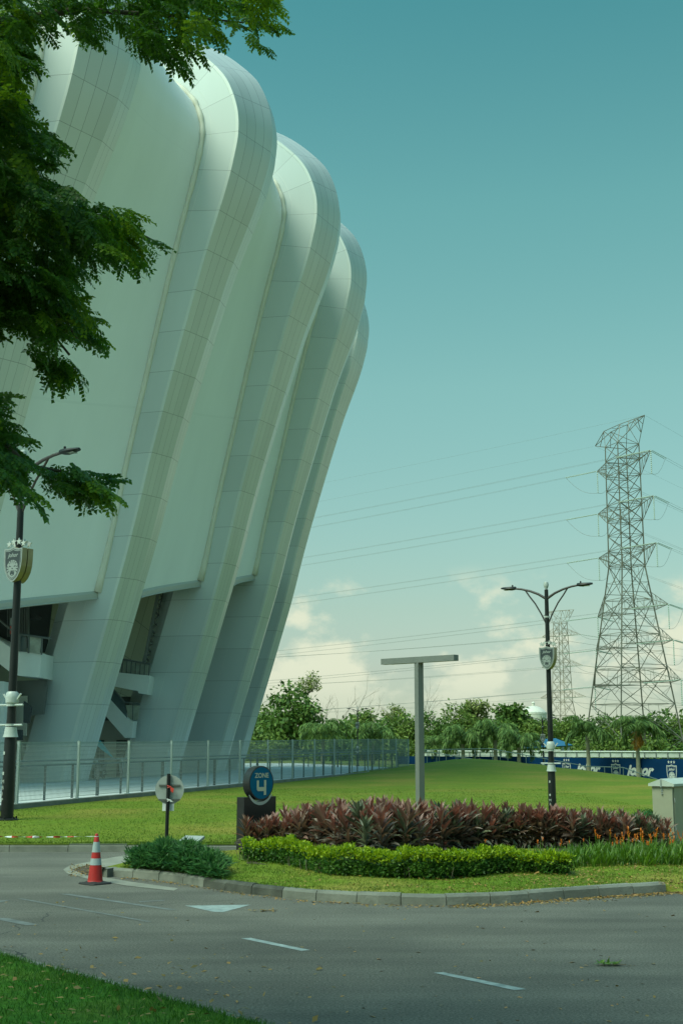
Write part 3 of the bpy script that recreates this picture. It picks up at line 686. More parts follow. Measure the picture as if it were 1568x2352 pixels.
# ------------------------------------------------------------------ street lamps
def make_lamp(label):
    t = thing('street_lamp', (0, 0, 0), label, 'street lamp', world=False)
    mb = MB(); mb.lathe([(.30, 0), (.30, .10), (.20, .13), (.20, .02)], n=20)
    for k in range(6): mb.lathe([(.025, .1), (.025, .17)], (.245*math.cos(k*1.047), .245*math.sin(k*1.047), 0), 6)
    mb.build('base_flange', M['pole_black'], t, smooth=True)
    mb = MB(); mb.lathe([(.165, .1), (.160, 1.0), (.150, 2.25), (.13, 2.35), (.118, 2.6), (.112, 3.0), (.105, 5.0), (.09, 7.5), (.08, 9.22)], n=20); pole = mb.build('pole', M['pole_black'], t, smooth=True)
    art = Art((-.03, -.166, 0), (1, 0, 0), (0, 0, 1))
    for k, ch in enumerate('MBIP'): art.text(ch, .13, 0, 1.02-.15*k, .006)
    art.mb.build('lettering', M['white_met'], pole, fix=False)
    for zt in (1.22, 1.72):
        art = Art((-.03, -.166, 0), (1, 0, 0), (0, 0, 1)); art.poly([(-.028, -.035), (.028, -.035), (.028, .045), (-.028, .045)], .004, dy=zt); art.mb.build('tag_plate', M['white_met'], pole)
    MB().lathe([(.20, 2.12), (.175, 2.2), (.15, 2.36), (.12, 2.38)], n=20).build('collar', M['white_met'], t, smooth=True)
    mb = MB(); mb.lathe([(.13, 2.94), (.17, 2.98), (.175, 3.1), (.16, 3.22), (.12, 3.26)], n=20)
    for sx in (-1, 1): mb.bar((sx*.12, 0, 3.0), (sx*.30, 0, 3.2), .04)
    mb.build('collar', M['white_met'], t, smooth=True)
    for z in (2.42, 2.92):
        mb = MB(); mb.tube([(-.42, -.03, z), (.42, -.03, z)], .028, 8); mb.lathe([(.15, z-.03), (.15, z+.03)], n=16); mb.build('banner_bar', M['white_met'], t)
    MB().lathe([(.105, 8.1), (.108, 8.1), (.108, 8.16), (.1, 8.16)], n=16).build('band', M['white_met'], t)
    MB().lathe([(.05, 9.2), (.055, 9.26), (.085, 9.32), (.11, 9.42), (.085, 9.52), (.02, 9.56)], n=16).build('finial', M['white_met'], t, smooth=True)
    for s in (-.80, .80):
        P = [(s*.07, 0, 8.88), (s*.45, 0, 9.06), (s*.9, 0, 9.20), (s*1.35, 0, 9.29), (s*1.72, 0, 9.33)]
        arm = MB().tube(P, [.055, .05, .046, .042, .04], 10).build('arm', M['pole_brown'], t, smooth=True)
        MB().tube([(s*.08, 0, 7.9), (s*.32, 0, 8.28), (s*.62, 0, 8.68), (s*.92, 0, 8.98), (s*1.15, 0, 9.24)], .032, 8).build('brace', M['pole_brown'], arm, smooth=True)
        rows = []
        for x, w, h0, h1 in ((1.66, .07, .04, .04), (1.78, .12, .06, .05), (1.95, .16, .07, .05), (2.15, .155, .05, .045), (2.38, .11, .015, .04), (2.48, .07, 0, .03)):
            rows.append([(s*x, -w, 9.34+.02*(x-1.66)-h0*.3), (s*x, -w*.8, 9.34+h1), (s*x, 0, 9.35+h1+.02), (s*x, w*.8, 9.34+h1), (s*x, w, 9.34-h0*.3), (s*x, w*.7, 9.34-h0), (s*x, -w*.7, 9.34-h0)])
        mb = MB().grid(rows, close=True); mb.add(rows[0], [tuple(range(7))]); mb.add(rows[-1], [tuple(range(7))]); hd = mb.build('lamp_head', M['pole_black'], t, smooth=30)
        MB().box((s*2.10, 0, 9.285), (.34, .18, .016)).build('lens', M['lens'], hd)
        MB().lathe([(.03, 9.40), (.035, 9.47), (.01, 9.49)], (s*1.85, 0, 0), 10).build('photocell', M['pole_black'], hd, smooth=True)
    # back-to-back shields
    sh = MB(); w, h = .64, .92
    for y0, y1 in ((-.20, -.02), (.02, .20)): sh.prism([(x, y0, 6.5+y) for x, y in shield2(w, h)], (0, y1-y0, 0))
    shd = sh.build('shield_sign', M['gold'], t)
    for sy in (-1, 1):
        a = Art((0, sy*.2, 6.5), (-sy, 0, 0), (0, 0, 1)); o0, o1, o2, o3, o4 = (shield2(w*k, h*k) for k in (1.0, .90, .86, .82, .78))
        a.poly(o0, .002, mi=0); a.poly(o1, .006, mi=1); a.ring(o2, o3, .011, mi=0)
        P, Dk, T = tiger(.40)
        for q in P: a.poly(q, .012, .002, 0, dy=-.09)
        for q in Dk: a.poly(q, .016, .002, 1, dy=-.09)
        for q in T: a.poly(q, .020, .002, 0, dy=-.09)
        a.text('johor', .15, .0, .235, .013, 0, shear=.3, bold=.004)
        a.mb.build('emblem', [M['emblem_pale'], M['emblem_dark']], shd)
    st = MB()
    for sy in (-1, 1):
        for x, y in ((-.25, 7.05), (-.09, 7.10), (.09, 7.10), (.25, 7.05)): st.prism([(px, sy*.11, pz) for px, pz in star2(x, y, .10)], (0, .03, 0))
    st.build('stars', M['silver'], shd)
    return t
lamp = make_lamp('tall black street lamp at the left edge with a shield sign on the lawn')
b = onz(16, 1891, .15); lamp.location = b; lamp.scale = (1, 1, 1.03); lamp.rotation_euler.z = R_(-30)
def lamp_copy(x, y, z, s, rz, label):
    c = copy_tree(lamp); c.location = (x, y, z); c.scale = (s, s, s*1.05); c.rotation_euler.z = R_(rz); c['label'] = label; return c
p = onz(1269, 1900, .15); lamp_copy(p.x, p.y, .15, .605, -27, 'black twin arm street lamp with a shield sign rising behind the red leaved plants')
p = at(1247, 1740, 112); lamp_copy(p.x, p.y, -1.6, .60, -20, 'distant black street lamp beside the blue roofed shelter')
p = at(821, 1740, 104); lamp_copy(p.x, p.y, .34, .46, -20, 'distant thin street lamp behind the mesh fence before the trees')
for o in bpy.data.objects:
    if o.get('category') == 'street lamp': o['group'] = 'street lamps'
# ------------------------------------------------------------------ T-shaped light post
b = Vector((5.82*.98, 31.0, .15)); b.x = (963-784)/FOC*31*.985
t = thing('t_post_light', b, 'square grey T shaped light post standing on the lawn behind the red plants', 'light post')
c45 = R_(33)
mb = MB(); mb.box((b.x, b.y, b.z+1.96), (.155, .155, 3.94), c45); mb.box((b.x, b.y, b.z+.02), (.34, .34, .03), c45); mb.build('post', M['post_grey'], t)
ax = Vector((math.cos(R_(-44)), math.sin(R_(-44)), 0))
mb = MB(); mb.box((b.x, b.y, b.z+4.0), (2.30, .17, .14), R_(-44)); arm = mb.build('light_bar', M['post_grey'], t)
MB().box((b.x-ax.x*.45, b.y-ax.y*.45, b.z+3.927), (.9, .12, .006), R_(-44)).build('light_strip', M['lens'], arm)
# ------------------------------------------------------------------ round sign seen from behind
b = onz(382, 1948, .15)
t = thing('road_sign', b, 'round road sign seen from behind on a thin dark pole beside the dark shrub', 'road sign')
Y = b.y; s = Y/FOC
MB().tube([b, at(388, 1777, Y)], .036, 10).build('pole', M['pole_black'], t)
cz = at(389, 1814, Y); mb = MB()
ring = [(.285*math.cos(2*math.pi*k/40), .285*math.sin(2*math.pi*k/40)) for k in range(40)]
mb.prism([(cz.x+x, Y+.05, cz.z+z) for x, z in ring], (0, .012, 0)); disc = mb.build('disc', M['sign_back'], t)
[MB().box((cz.x, Y+.034, cz.z+dz), (.42, .026, .03)).build('bracket', M['steel_dark'], disc) for dz in (.085, -.195)]
MB().box((cz.x-.02, Y+.055, cz.z-.33), (.23, .01, .16)).build('plate', M['tape_white'], t)
for dz, c in ((.06, 'tape_red'), (-.2, 'tape_white')):
    mb = MB(); mb.tube([(cz.x-.04, Y-.04, cz.z+dz+.02), (cz.x+.04, Y-.045, cz.z+dz+.0), (cz.x-.03, Y-.04, cz.z+dz-.02)], .012, 6)
    mb.prism([(cz.x+.02, Y-.05, cz.z+dz), (cz.x+.10, Y-.06, cz.z+dz-.03), (cz.x+.085, Y-.055, cz.z+dz-.12), (cz.x+.04, Y-.05, cz.z+dz-.09)] if c == 'tape_red' else [(cz.x+.02, Y-.05, cz.z+dz+.02), (cz.x+.09, Y-.06, cz.z+dz-.03), (cz.x+.03, Y-.05, cz.z+dz-.03)], (0, .006, 0))
    mb.build('tape_knot', M[c], t)
# ------------------------------------------------------------------ zone totem
b = Vector((-1.63, 25.3, .15)); t = thing('zone_sign', b, 'black totem sign with a round blue disc reading ZONE 4 beside the red plants', 'zone sign')
e = R_(47); ex = Vector((math.cos(e), math.sin(e), 0)); nn = Vector((math.sin(e), -math.cos(e), 0)); ez = Vector((0, 0, 1))
W2, TH, HB = .42, .10, 1.02
def lp(x, y, z): return b + ex*x + nn*y + ez*z
out = [(-W2, 0), (W2, 0), (W2, HB)] + [(.335*math.cos(a), 1.28+.335*math.sin(a)) for a in [R_(-51 - (78*k/12)) for k in range(13)]] + [(-W2, HB)]
out = [(-W2, 0), (W2, 0), (W2, HB), (.335*math.cos(R_(-50)), HB)] + [(.345*math.cos(R_(a)), 1.28+.345*math.sin(R_(a))) for a in range(-55, -126, -7)] + [(-.335*math.cos(R_(-50)), HB), (-W2, HB)]
MB().prism([lp(x, TH, z) for x, z in out], -nn*2*TH).build('body', M['sign_black'], t)
circ = lambda r, n=48: [(r*math.cos(2*math.pi*k/n), 1.28+r*math.sin(2*math.pi*k/n)) for k in range(n)]
dk = MB().prism([lp(x, TH+.03, z) for x, z in circ(.322)], -nn*(2*TH-.02)).build('disc', M['sign_black'], t)
a = Art(lp(0, TH+.03, 0), ex, ez)
a.poly(circ(.298), .002, mi=0); a.text('ZONE', .125, 0, 1.42, .008, 1, bold=.003, sx=1.05)
for q in ([(-.125, 1.20), (-.125, 1.33), (-.075, 1.33), (-.075, 1.205), (.065, 1.205), (.065, 1.335), (.118, 1.335), (.118, 1.055), (.06, 1.055), (.06, 1.13), (-.095, 1.13), (-.122, 1.155)],): a.poly(q, .006, mi=1)
a.mb.build('face', [M['sign_blue'], M['cream_text']], dk)
arc = [(R_(k), ) for k in range(-150, -29, 6)]
mb = MB(); mb.grid([[lp(.352*math.cos(q[0]), TH+.004, 1.28+.352*math.sin(q[0])), lp((.37+.045*math.sin(math.pi*(i/(len(arc)-1))))*math.cos(q[0]), TH+.004, 1.28+(.37+.045*math.sin(math.pi*(i/(len(arc)-1))))*math.sin(q[0]))] for i, q in enumerate(arc) if math.sin(q[0]) < -.5])
mb.build('crescent_trim', M['silver'], t)
# ------------------------------------------------------------------ cone and tape
b = onz(219, 2030, 0); t = thing('traffic_cone', b, 'red traffic cone with two pale bands on a black base at the island nose', 'traffic cone')
H = .745; z0 = .028; rr = lambda f: .121 + (.030-.121)*f
mb = MB(); h6 = [(b.x+.25*math.cos(R_(k*90+33))*1.0, b.y+.25*math.sin(R_(k*90+33)), b.z+.004) for k in range(4)]
rows = []
oc = [(math.cos(R_(a)), math.sin(R_(a))) for a in (8, 82, 98, 172, 188, 262, 278, 352)]
for r, z in ((.25, .0), (.26, .008), (.25, .022), (.18, .03), (.125, .045)): rows.append([(b.x+x*r, b.y+y*r, b.z+z) for x, y in oc])
mb.grid(rows, close=True); mb.add(rows[0], [tuple(range(8))]); mb.build('base', M['rubber'], t)
bands = [(0, .353, 'red'), (.353, .49, 'reflect'), (.49, .616, 'red'), (.616, .828, 'reflect'), (.828, .955, 'red')]
mb = MB(); mb.lathe([(rr(0)+.006, 0.035), (rr(0.012), .045)] + [(rr(f), z0+H*f) for f in (.05, .2, .35, .5, .65, .8, .93)] + [(.030, z0+H*.945), (.026, z0+H*.985), (.012, z0+H)], b, 28); cone = mb.build('body', M['red'], t, smooth=30)
for f0, f1, c in bands:
    if c == 'reflect': MB().lathe([(rr(f0)+.002, z0+H*f0), (rr(f1)+.002, z0+H*f1)], b, 28, cap=False).build('band', M['reflect'], t, smooth=True)
mb = MB(); mb.lathe([(.036, z0+H*.935), (.036, z0+H*.947)], b, 16); mb.build('tie', M['tape_white'], t)
top = b + Vector((-.034, 0, z0+H*.94)); left = at(-150, 1917, 20.6)
mb = MB(); N = 46
for k in range(N):
    def tp(f):
        p = top.lerp(left, f); p.z -= .05*math.sin(math.pi*f)*.4; return p
    f0, f1 = k/N, (k+1)/N; p0, p1 = tp(f0), tp(f1)
    def hw(f): return .004 if f < .13 else .013+.006*math.sin(f*37)
    a0 = Vector((0, math.sin(f0*25), math.cos(f0*25)))*hw(f0); a1 = Vector((0, math.sin(f1*25), math.cos(f1*25)))*hw(f1)
    mb.add([p0-a0, p1-a1, p1+a1, p0+a0], [(0, 1, 2, 3)], (0 if f0 < .13 else (1 if (k//2) % 2 else 0)))
tag(mb.build('barrier_tape', [M['tape_white'], M['tape_red']]), 'red and white barrier tape stretched low from the left to the cone top', 'barrier tape')
# ------------------------------------------------------------------ flood light in the shrub
b = onz(440, 1958, .15); t = thing('ground_floodlight', (b.x, b.y, .15), 'flat pale grey floodlight box poking out behind the dark shrub', 'floodlight')
MB().bar((b.x, b.y, .15), (b.x, b.y, .34), .07).build('stand', M['steel_dark'], t)
q = Matrix.Rotation(R_(-20), 3, 'Z') @ Matrix.Rotation(R_(16), 3, 'X')
hd = MB().box((b.x, b.y, .385), (.40, .30, .05), M4=q).build('head', M['galv'], t)
MB().box((b.x, b.y, .358), (.34, .24, .02), M4=q).build('glass', M['glass'], hd)
# ------------------------------------------------------------------ electrical cabinet
b = onz(1548, 1943, .15); t = thing('electrical_cabinet', (b.x, b.y, .15), 'cream metal electrical cabinet with a gabled lid at the right edge', 'cabinet')
rot = R_(40); gx_ = Vector((-math.cos(R_(28)), math.sin(R_(28))*.25, 0)).normalized(); gx_ = Vector((-.93, .37, 0)).normalized(); lx_ = Vector((.37, .93, 0)).normalized()
lx_ = Vector((.80, .60, 0)); gx_ = Vector((-.60, .80, 0)); gx_ = Vector((-.80, .60, 0)); lx_ = Vector((.60, .80, 0))
wg, wl, hb = .43, 1.25, 1.17
def cp(g, l, z): return Vector((b.x, b.y, .15)) + gx_*g + lx_*l + Vector((0, 0, z))
mb = MB(); mb.prism([cp(0, 0, .08), cp(wg, 0, .08), cp(wg, 0, hb), cp(0, 0, hb)], lx_*wl); body = mb.build('body', M['cabinet'], t)
mb = MB(); mb.prism([cp(.03, .03, 0), cp(wg-.03, .03, 0), cp(wg-.03, .03, .078), cp(.03, .03, .078)], lx_*(wl-.06)); mb.build('plinth', M['kerb'], t)
lid = MB().prism([cp(-.06, -.05, hb), cp(wg+.06, -.05, hb), cp(wg+.06, -.05, hb+.05), cp(wg/2, -.05, hb+.15), cp(-.06, -.05, hb+.05)], lx_*(wl+.1)).build('lid', M['cabinet_lid'], t)
MB().prism([cp(-.003, .06, .12), cp(-.003, wl-.06, .12), cp(-.003, wl-.06, hb-.03), cp(-.003, .06, hb-.03)], -gx_*.012).build('door', M['cabinet'], t)
mb = MB(); mb.bar(cp(wg/2, -.058, hb+.14), cp(wg/2, -.058, hb-.02), .022); mb.bar(cp(wg/2, -.008, hb-.03), cp(wg/2, -.008, hb-.12), .035, .012); mb.box(cp(wg/2, -.012, hb-.15), (.03, .03, .02)); mb.build('hasp', M['galv'], t)
for zz in (.3, .85):
    MB().tube([cp(-.02, .06, zz), cp(-.02, .06, zz+.09)], .012, 6).build('hinge', M['galv'], t)
# ------------------------------------------------------------------ mesh fence
t = thing('mesh_fence', (FA.x, FA.y, .4), 'tall grey welded mesh fence running along the plaza kerb', 'fence')
SP = 3.88; p1 = 1.0; posts = [FA + fdir*(1.05 + SP*k) for k in range(-4, 15)]
ftop = lambda p: 2.2 + .2*sstep(38, 90, p.y)
for p in posts:
    mb = MB(); z1 = ftop(p); e = math.atan2(fdir.y, fdir.x); mb.box((p.x, p.y, (.43+z1+.03)/2), (.075, .075, z1+.03-.43), e); mb.box((p.x, p.y, z1+.035), (.09, .09, .012), e); mb.box((p.x, p.y, .44), (.18, .18, .015), e); mb.build('post', M['fence_post'], t)
for p, q in zip(posts, posts[1:]):
    mb = MB(); n = 50; off = -fper*.055
    for k in range(1, n):
        a = p.lerp(q, k/n) + off; z1 = ftop(a); mb.bar((a.x, a.y, .50), (a.x, a.y, z1), .0088)
    for k in range(14):
        f = k/13; za, zb = .5+(ftop(p)-.5)*f, .5+(ftop(q)-.5)*f; w = .013 if k in (0, 13) else .0078
        for dy in ((0, .028) if k in (4, 8, 13) else (0,)): mb.bar((p.x+off.x*1.2, p.y+off.y*1.2, za-dy), (q.x+off.x*1.2, q.y+off.y*1.2, zb-dy), w)
    mb.build('mesh_panel', M['fence'], t)
# ------------------------------------------------------------------ crowd barriers on the plaza
def barrier(A, B, gap, z0, zt, lab, name='crowd_barrier', every=1.95, m='rail_blue'):
    A, B = Vector(A), Vector(B); t = thing(name, (A.x, A.y, z0), lab, 'barrier'); n = max(1, int((B-A).length/every))
    for z in (zt, zt-gap): MB().tube([(A.x, A.y, z), (B.x, B.y, z)], .03, 8).build('rail', M[m], t)
    for k in range(n+1):
        p = A.lerp(B, k/n); MB().bar((p.x, p.y, z0), (p.x, p.y, zt-gap), .075 if k % 3 else .11, .05).build('post', M['barrier_post'], t)
    return t
off = -fper*1.35
barrier(FSTART+off, FB+off, .14, .34, 1.60, 'blue grey twin rail crowd barrier just behind the mesh fence')
barrier((-7, 101, .34), (4.2, 98, .34), .14, .34, 1.62, 'dark crowd barrier crossing the far end of the plaza')
# ------------------------------------------------------------------ handrail on the mound
t = thing('handrail', (13, 105, .6), 'green grey handrail along the crest of the lawn mound', 'handrail')
RP = [at(966, 1722.5, 107), at(1050, 1721, 106.5), at(1130, 1720, 106), at(1165, 1727, 105), at(1250, 1742.5, 103), at(1345, 1760, 100), at(1430, 1763, 98), at(1510, 1791, 95), at(1600, 1820, 92)]
MB().tube(RP, .035, 8).build('rail', M['rail_green'], t)
low = [p - Vector((0, 0, .5)) for p in RP[:4]]; MB().tube(low, .02, 6).build('rail', M['rail_green'], t)
for a_, b_ in zip(RP, RP[1:]):
    for k in range(2): p = a_.lerp(b_, k/2); MB().bar(p, p - Vector((0, 0, 1.15)), .055).build('post', M['rail_green'], t)
t = thing('ramp_rail', (10, 112, .3), 'thin rail sloping down behind the mound handrail', 'handrail')
MB().tube([at(966, 1724, 112), at(1110, 1748, 112)], .035, 6).build('rail', M['rail_green'], t)
for k in range(6): p = at(980+22*k, 1726.5+3.7*k, 112); MB().bar(p, p-Vector((0, 0, 1)), .05).build('post', M['rail_green'], t)
# ------------------------------------------------------------------ printed hoarding
P0 = Vector(((1185-784)/FOC*125, 125, -1.7)); P1 = Vector(((1568-784)/FOC*105, 105, -1.7)); e = (P1-P0).normalized(); P1x = P1 + e*12; PL = P0 + Vector((-11.5, 2.5, 0))
t = thing('printed_hoarding', P0, 'long navy blue hoarding printed with white crests and wordmarks beyond the lawn', 'hoarding')
nrm = Vector((e.y, -e.x, 0)); ZT = .86
mb = MB(); mb.prism([P0, P1x, P1x+Vector((0, 0, ZT+1.7)), P0+Vector((0, 0, ZT+1.7))], -nrm*.06); brd = mb.build('board', M['banner'], t)
e2 = (P0-PL).normalized(); mb = MB(); mb.prism([PL, P0, P0+Vector((0, 0, ZT+1.7)), PL+Vector((0, 0, ZT+1.7))], Vector((0, .06, 0))); mb.build('board', M['banner'], t)
def on_line(u):     # distance along the board where the view line of column u meets it
    k = (u-784)/FOC/.995; return (k*P0.y - P0.x)/(e.x - k*e.y)
a = Art((P0.x, P0.y, 0), e, ez)
def crest(s, w):
    h = w*1.32; cy = ZT-.34-h/2-.10
    o = [shield2(w*k, h*k) for k in (1, .90, .85, .82)]
    a.ring(o[0], o[1], .012, dx=s, dy=cy); a.ring(o[2], o[3], .012, dx=s, dy=cy)
    a.text('johor', w*.26, s, cy+h*.25, .013, shear=.3, bold=.01)
    P, Dk, T = tiger(w*.60)
    for q in P: a.poly(q, .010, .003, 0, s, cy-h*.10)
    for q in Dk: a.poly(q, .016, .003, 1, s, cy-h*.10)
    for q in T: a.poly(q, .022, .003, 0, s, cy-h*.10)
    for k in (-1, 0, 1): a.poly(star2(s+k*w*.27, cy+h*.5+w*.16, w*.125), .010)
for u, w in ((1288, 1.18), (1398, 1.18), (1523, 1.18), (1666, 1.18)): crest(on_line(u), w)
for u in (1333, 1449, 1590, 1742):
    s = on_line(u); y0 = ZT-.34-.82
    a.text('johor', 1.22, s+.05, y0+.15, .012, shear=.42, bold=.06, sx=1.12); a.poly(star2(s-.98, y0+.47, .16), .010)
    a.poly([(s-1.0, y0-.22), (s+.75, y0-.22), (s+.80, y0-.13), (s-.95, y0-.13)], .012)
a.mb.build('print', [M['print_white'], M['banner']], brd, fix=False)
for k in range(16):
    p = P0.lerp(P1x, k/15) - nrm*.12; MB().bar(p, p+Vector((0, 0, 2.5)), .08).build('support', M['steel_dark'], t)
# pale road barrier beyond
t = thing('road_barrier', at(1200, 1738, 136), 'long pale road barrier with thin posts above the blue hoarding', 'road barrier')
mb = MB(); A, B = at(960, 1727, 140), at(1640, 1727, 128); MB().prism([Vector((A.x, A.y, .72)), Vector((B.x, B.y, .72)), Vector((B.x, B.y, 1.26)), Vector((A.x, A.y, 1.26))], (0, .08, 0)).build('panels', M['barrier_pale'], t)
MB().tube([Vector((A.x, A.y-.06, 1.28)), Vector((B.x, B.y-.06, 1.28))], .06, 6).build('top_rail', M['white_paint'], t)
for k in range(28): p = A.lerp(B, k/27); MB().bar((p.x, p.y-.06, -1.6), (p.x, p.y-.06, 1.28), .07).build('post', M['post_grey'], t)
# ------------------------------------------------------------------ shelter, tank
c = at(1252, 1735, 138); t = thing('shelter', (c.x, c.y, -1.6), 'open shelter with a blue pitched roof beneath the trees', 'shelter')
s = 138/FOC
rf = MB(); x0, x1, x2 = c.x-50*s, c.x-18*s, c.x+56*s; zz = lambda v: HC - (v-1705)*s
rf.prism([Vector((x0, 136.5, zz(1718))), Vector((x1+8*s, 138.5, zz(1698))), Vector((x2-30*s, 138.5, zz(1696))), Vector((x2, 136.5, zz(1711)))], (0, .15, -.12)); rf.prism([Vector((x0, 141, zz(1718))), Vector((x1+8*s, 138.5, zz(1698))), Vector((x2-30*s, 138.5, zz(1696))), Vector((x2, 141, zz(1711)))], (0, -.1, -.12))
rf.build('roof', M['roof_blue'], t)
MB().prism([Vector((x0, 136.7, zz(1719))), Vector((x1+6*s, 136.7, zz(1701))), Vector((x1+10*s, 136.7, zz(1705))), Vector((x0+6*s, 136.7, zz(1722)))], (0, 4, 0)).build('gable', M['steel_dark'], t)
for x in (x0+12*s, x1, x2-45*s, x2-8*s):
    for y in (136.9, 140.6): MB().bar((x, y, -1.6), (x, y, zz(1713)), .25).build('column', M['galv'], t)
c = at(1226, 1705, 430); t = thing('storage_tank', (c.x, c.y, -1.6), 'white storage tank with a low domed roof rising far behind the trees', 'storage tank')
k = 410/FOC; r = 31*k
MB().lathe([(r, -3.8), (r, 66*k), (r*1.02, 66*k), (r*1.02, 68*k)], (c.x, c.y, 2.2), 40).build('shell', M['tank'], t, smooth=True)
MB().lathe([(r*1.02, 68*k), (r*.8, 76*k), (r*.45, 83*k), (r*.08, 86*k)], (c.x, c.y, 2.2), 40).build('dome', M['tank'], t, smooth=True)
MB().lathe([(r*.12, 86*k), (r*.12, 92*k), (r*.15, 92*k), (r*.02, 96*k)], (c.x, c.y, 2.2), 14).build('vent', M['tank'], t, smooth=True)
mb = MB()
for j in range(24): q = R_(15*j); mb.bar((c.x+r*math.cos(q), c.y+r*math.sin(q), 2.2+66*k), (c.x+r*math.cos(q), c.y+r*math.sin(q), 2.2+71*k), .15)
mb.tube([(c.x+r*math.cos(R_(15*j)), c.y+r*math.sin(R_(15*j)), 2.2+71*k-.1) for j in range(25)], .08, 5); mb.build('guard_rail', M['white_paint'], t)
# ------------------------------------------------------------------ pylons and lines
AX = Vector((.316, -.949, 0)); AN = Vector((.949, .316, 0))
def pylon(c, wid, zb, ztop, panels_hi, panels_lo, zw, arms, peak, m, lw, label, tips, AX=AX, AN=AN):
    t = thing('power_pylon', (c.x, c.y, zb), label, 'pylon'); P = lambda a, n, z: Vector((c.x, c.y, z)) + AX*a + AN*n
    cor = lambda z: [P(sa*wid(z)/2, sn*wid(z)/2, z) for sa, sn in ((1, -1), (1, 1), (-1, 1), (-1, -1))]
    for i in range(4):
        MB().tube([cor(z)[i] for z in (zb, zw, ztop)], [lw, lw, lw*.8], 4).build('leg', m, t)
    lv = [zb + (zw-zb)*k/panels_lo for k in range(panels_lo)] + [zw + (ztop-zw)*k/panels_hi for k in range(panels_hi+1)]
    br = MB()
    for z0, z1 in zip(lv, lv[1:]):
        a, b2 = cor(z0), cor(z1); big = z1 <= zw+.01
        for i in range(4):
            j = (i+1) % 4; w = lw*.62
            br.bar(a[i], b2[j], w); br.bar(a[j], b2[i], w)
            if big:
                mid = (a[i]+a[j]+b2[i]+b2[j])/4
                br.bar(a[i].lerp(b2[i], .5), mid, w*.55); br.bar(a[j].lerp(b2[j], .5), mid, w*.55)
                br.bar(a[i].lerp(b2[j], .25), a[i].lerp(b2[i], .5), w*.5); br.bar(a[j].lerp(b2[i], .25), a[j].lerp(b2[j], .5), w*.5)
                br.bar(b2[i].lerp(b2[j], .5), mid, w*.5)
            br.bar(b2[i], b2[j], w*.9)
        if big: br.bar(b2[0], b2[2], w*.6); br.bar(b2[1], b2[3], w*.6)
    br.build('bracing', m, t)
    for (z, Lr, Ll, up) in arms:
        for sgn, L in ((1, Lr), (-1, Ll)):
            h = wid(z)/2; tip = P(sgn*L, 0, z); mb = MB(); zo = z-2.1 if up else z+2.2; ho = wid(zo)/2
            ra = [P(sgn*h, n*h, z) for n in (-1, 1)]; rb = [P(sgn*ho, n*ho, zo) for n in (-1, 1)]; w = lw*.62
            for q in ra + rb: mb.bar(q, tip, w)
            mb.bar(ra[0], ra[1], w); mb.bar(rb[0], rb[1], w)
            nseg = 4
            for k in range(1, nseg):
                f = k/nseg; g = (k-.5)/nseg
                A0, A1, B0, B1 = ra[0].lerp(tip, f), ra[1].lerp(tip, f), rb[0].lerp(tip, f), rb[1].lerp(tip, f)
                mb.bar(A0, A1, w*.6); mb.bar(A0, B0, w*.6); mb.bar(A1, B1, w*.6); p0 = ra[0].lerp(tip, (k-1)/nseg); mb.bar(p0, A1, w*.6)
                mb.bar(rb[0].lerp(tip, (k-1)/nseg), A0, w*.6); mb.bar(rb[1].lerp(tip, (k-1)/nseg), A1, w*.6)
            mb.build('cross_arm', m, t); tips.append((tip, sgn, z))
    mb = MB(); w = lw*.62
    for n in (-1, 1):
        h = wid(ztop)/2
        bl = [P(-h, n*h, ztop), P(h, n*h, ztop)]; zt, ar, al, tl, zl = peak
        tr = P(ar, 0, zt); t1 = P(-al, n*.5, zt); tl_ = P(-tl, 0, zl); m0 = P(h*.4, n*.5, zt)
        for a_, b_ in ((t1, m0), (m0, tr), (bl[1], tr), (bl[0], t1), (t1, tl_), (bl[0], tl_), (bl[0], m0), (bl[1], m0), (bl[1], t1), (bl[0].lerp(tl_, .5), t1), (bl[1].lerp(tr, .4), m0.lerp(tr, .35)), (bl[1].lerp(tr, .7), m0.lerp(tr, .6)), (bl[1].lerp(tr, .4), m0.lerp(tr, .6))): mb.bar(a_, b_, w)
    for f in (.2, .4, .6, .8): mb.bar(P(-al, -.5, zt).lerp(P(ar, 0, zt), f), P(-al, .5, zt).lerp(P(ar, 0, zt), f), w*.6)
    mb.build('peak', m, t); tips.append((P(peak[1], 0, peak[0]), 1, 'e')); tips.append((P(-peak[3], 0, peak[4]), -1, 'e'))
    return t
tipsA = []; CA = Vector((35.1, 157, 0))
wA = lambda z: lerp_tab(z, [(-1.7, 9.3), (9, 6.65), (13.8, 5.5), (18.5, 4.45), (23.6, 3.15), (39, 3.0)])
pa = pylon(CA, wA, -1.7, 38.8, 8, 6, 23.6, [(36.8, 6.5, 6.3, 1), (31.2, 6.7, 6.5, 1), (25.5, 6.9, 6.7, 1), (18.0, 8.8, 7.5, 0), (13.8, 9.5, 8.2, 0), (9.2, 10.7, 8.8, 0)], (41.4, 5.5, 3.4, 6.6, 40.2), M['pylon'], .10, 'tall lattice power pylon with six levels of cross arms at the right', tipsA)
tipsB = []; CB = Vector((66.0, 388, 0))
wB = lambda z: lerp_tab(z, [(-1.7, 8.5), (14, 4.3), (16, 3.9), (40, 2.8)])
pb = pylon(CB, wB, -1.7, 37.6, 8, 4, 14, [(33.8, 7.2, 6.8, 0), (24.6, 7.6, 7.2, 0), (15.4, 8.4, 8.0, 0)], (41.4, 5.0, 3.4, 6.6, 40.0), M['pylon_far'], .135, 'smaller distant lattice pylon behind the twin arm street lamp', tipsB, Vector((.72, -.694, 0)), Vector((.694, .72, 0)))
pa['group'] = pb['group'] = 'power pylons'
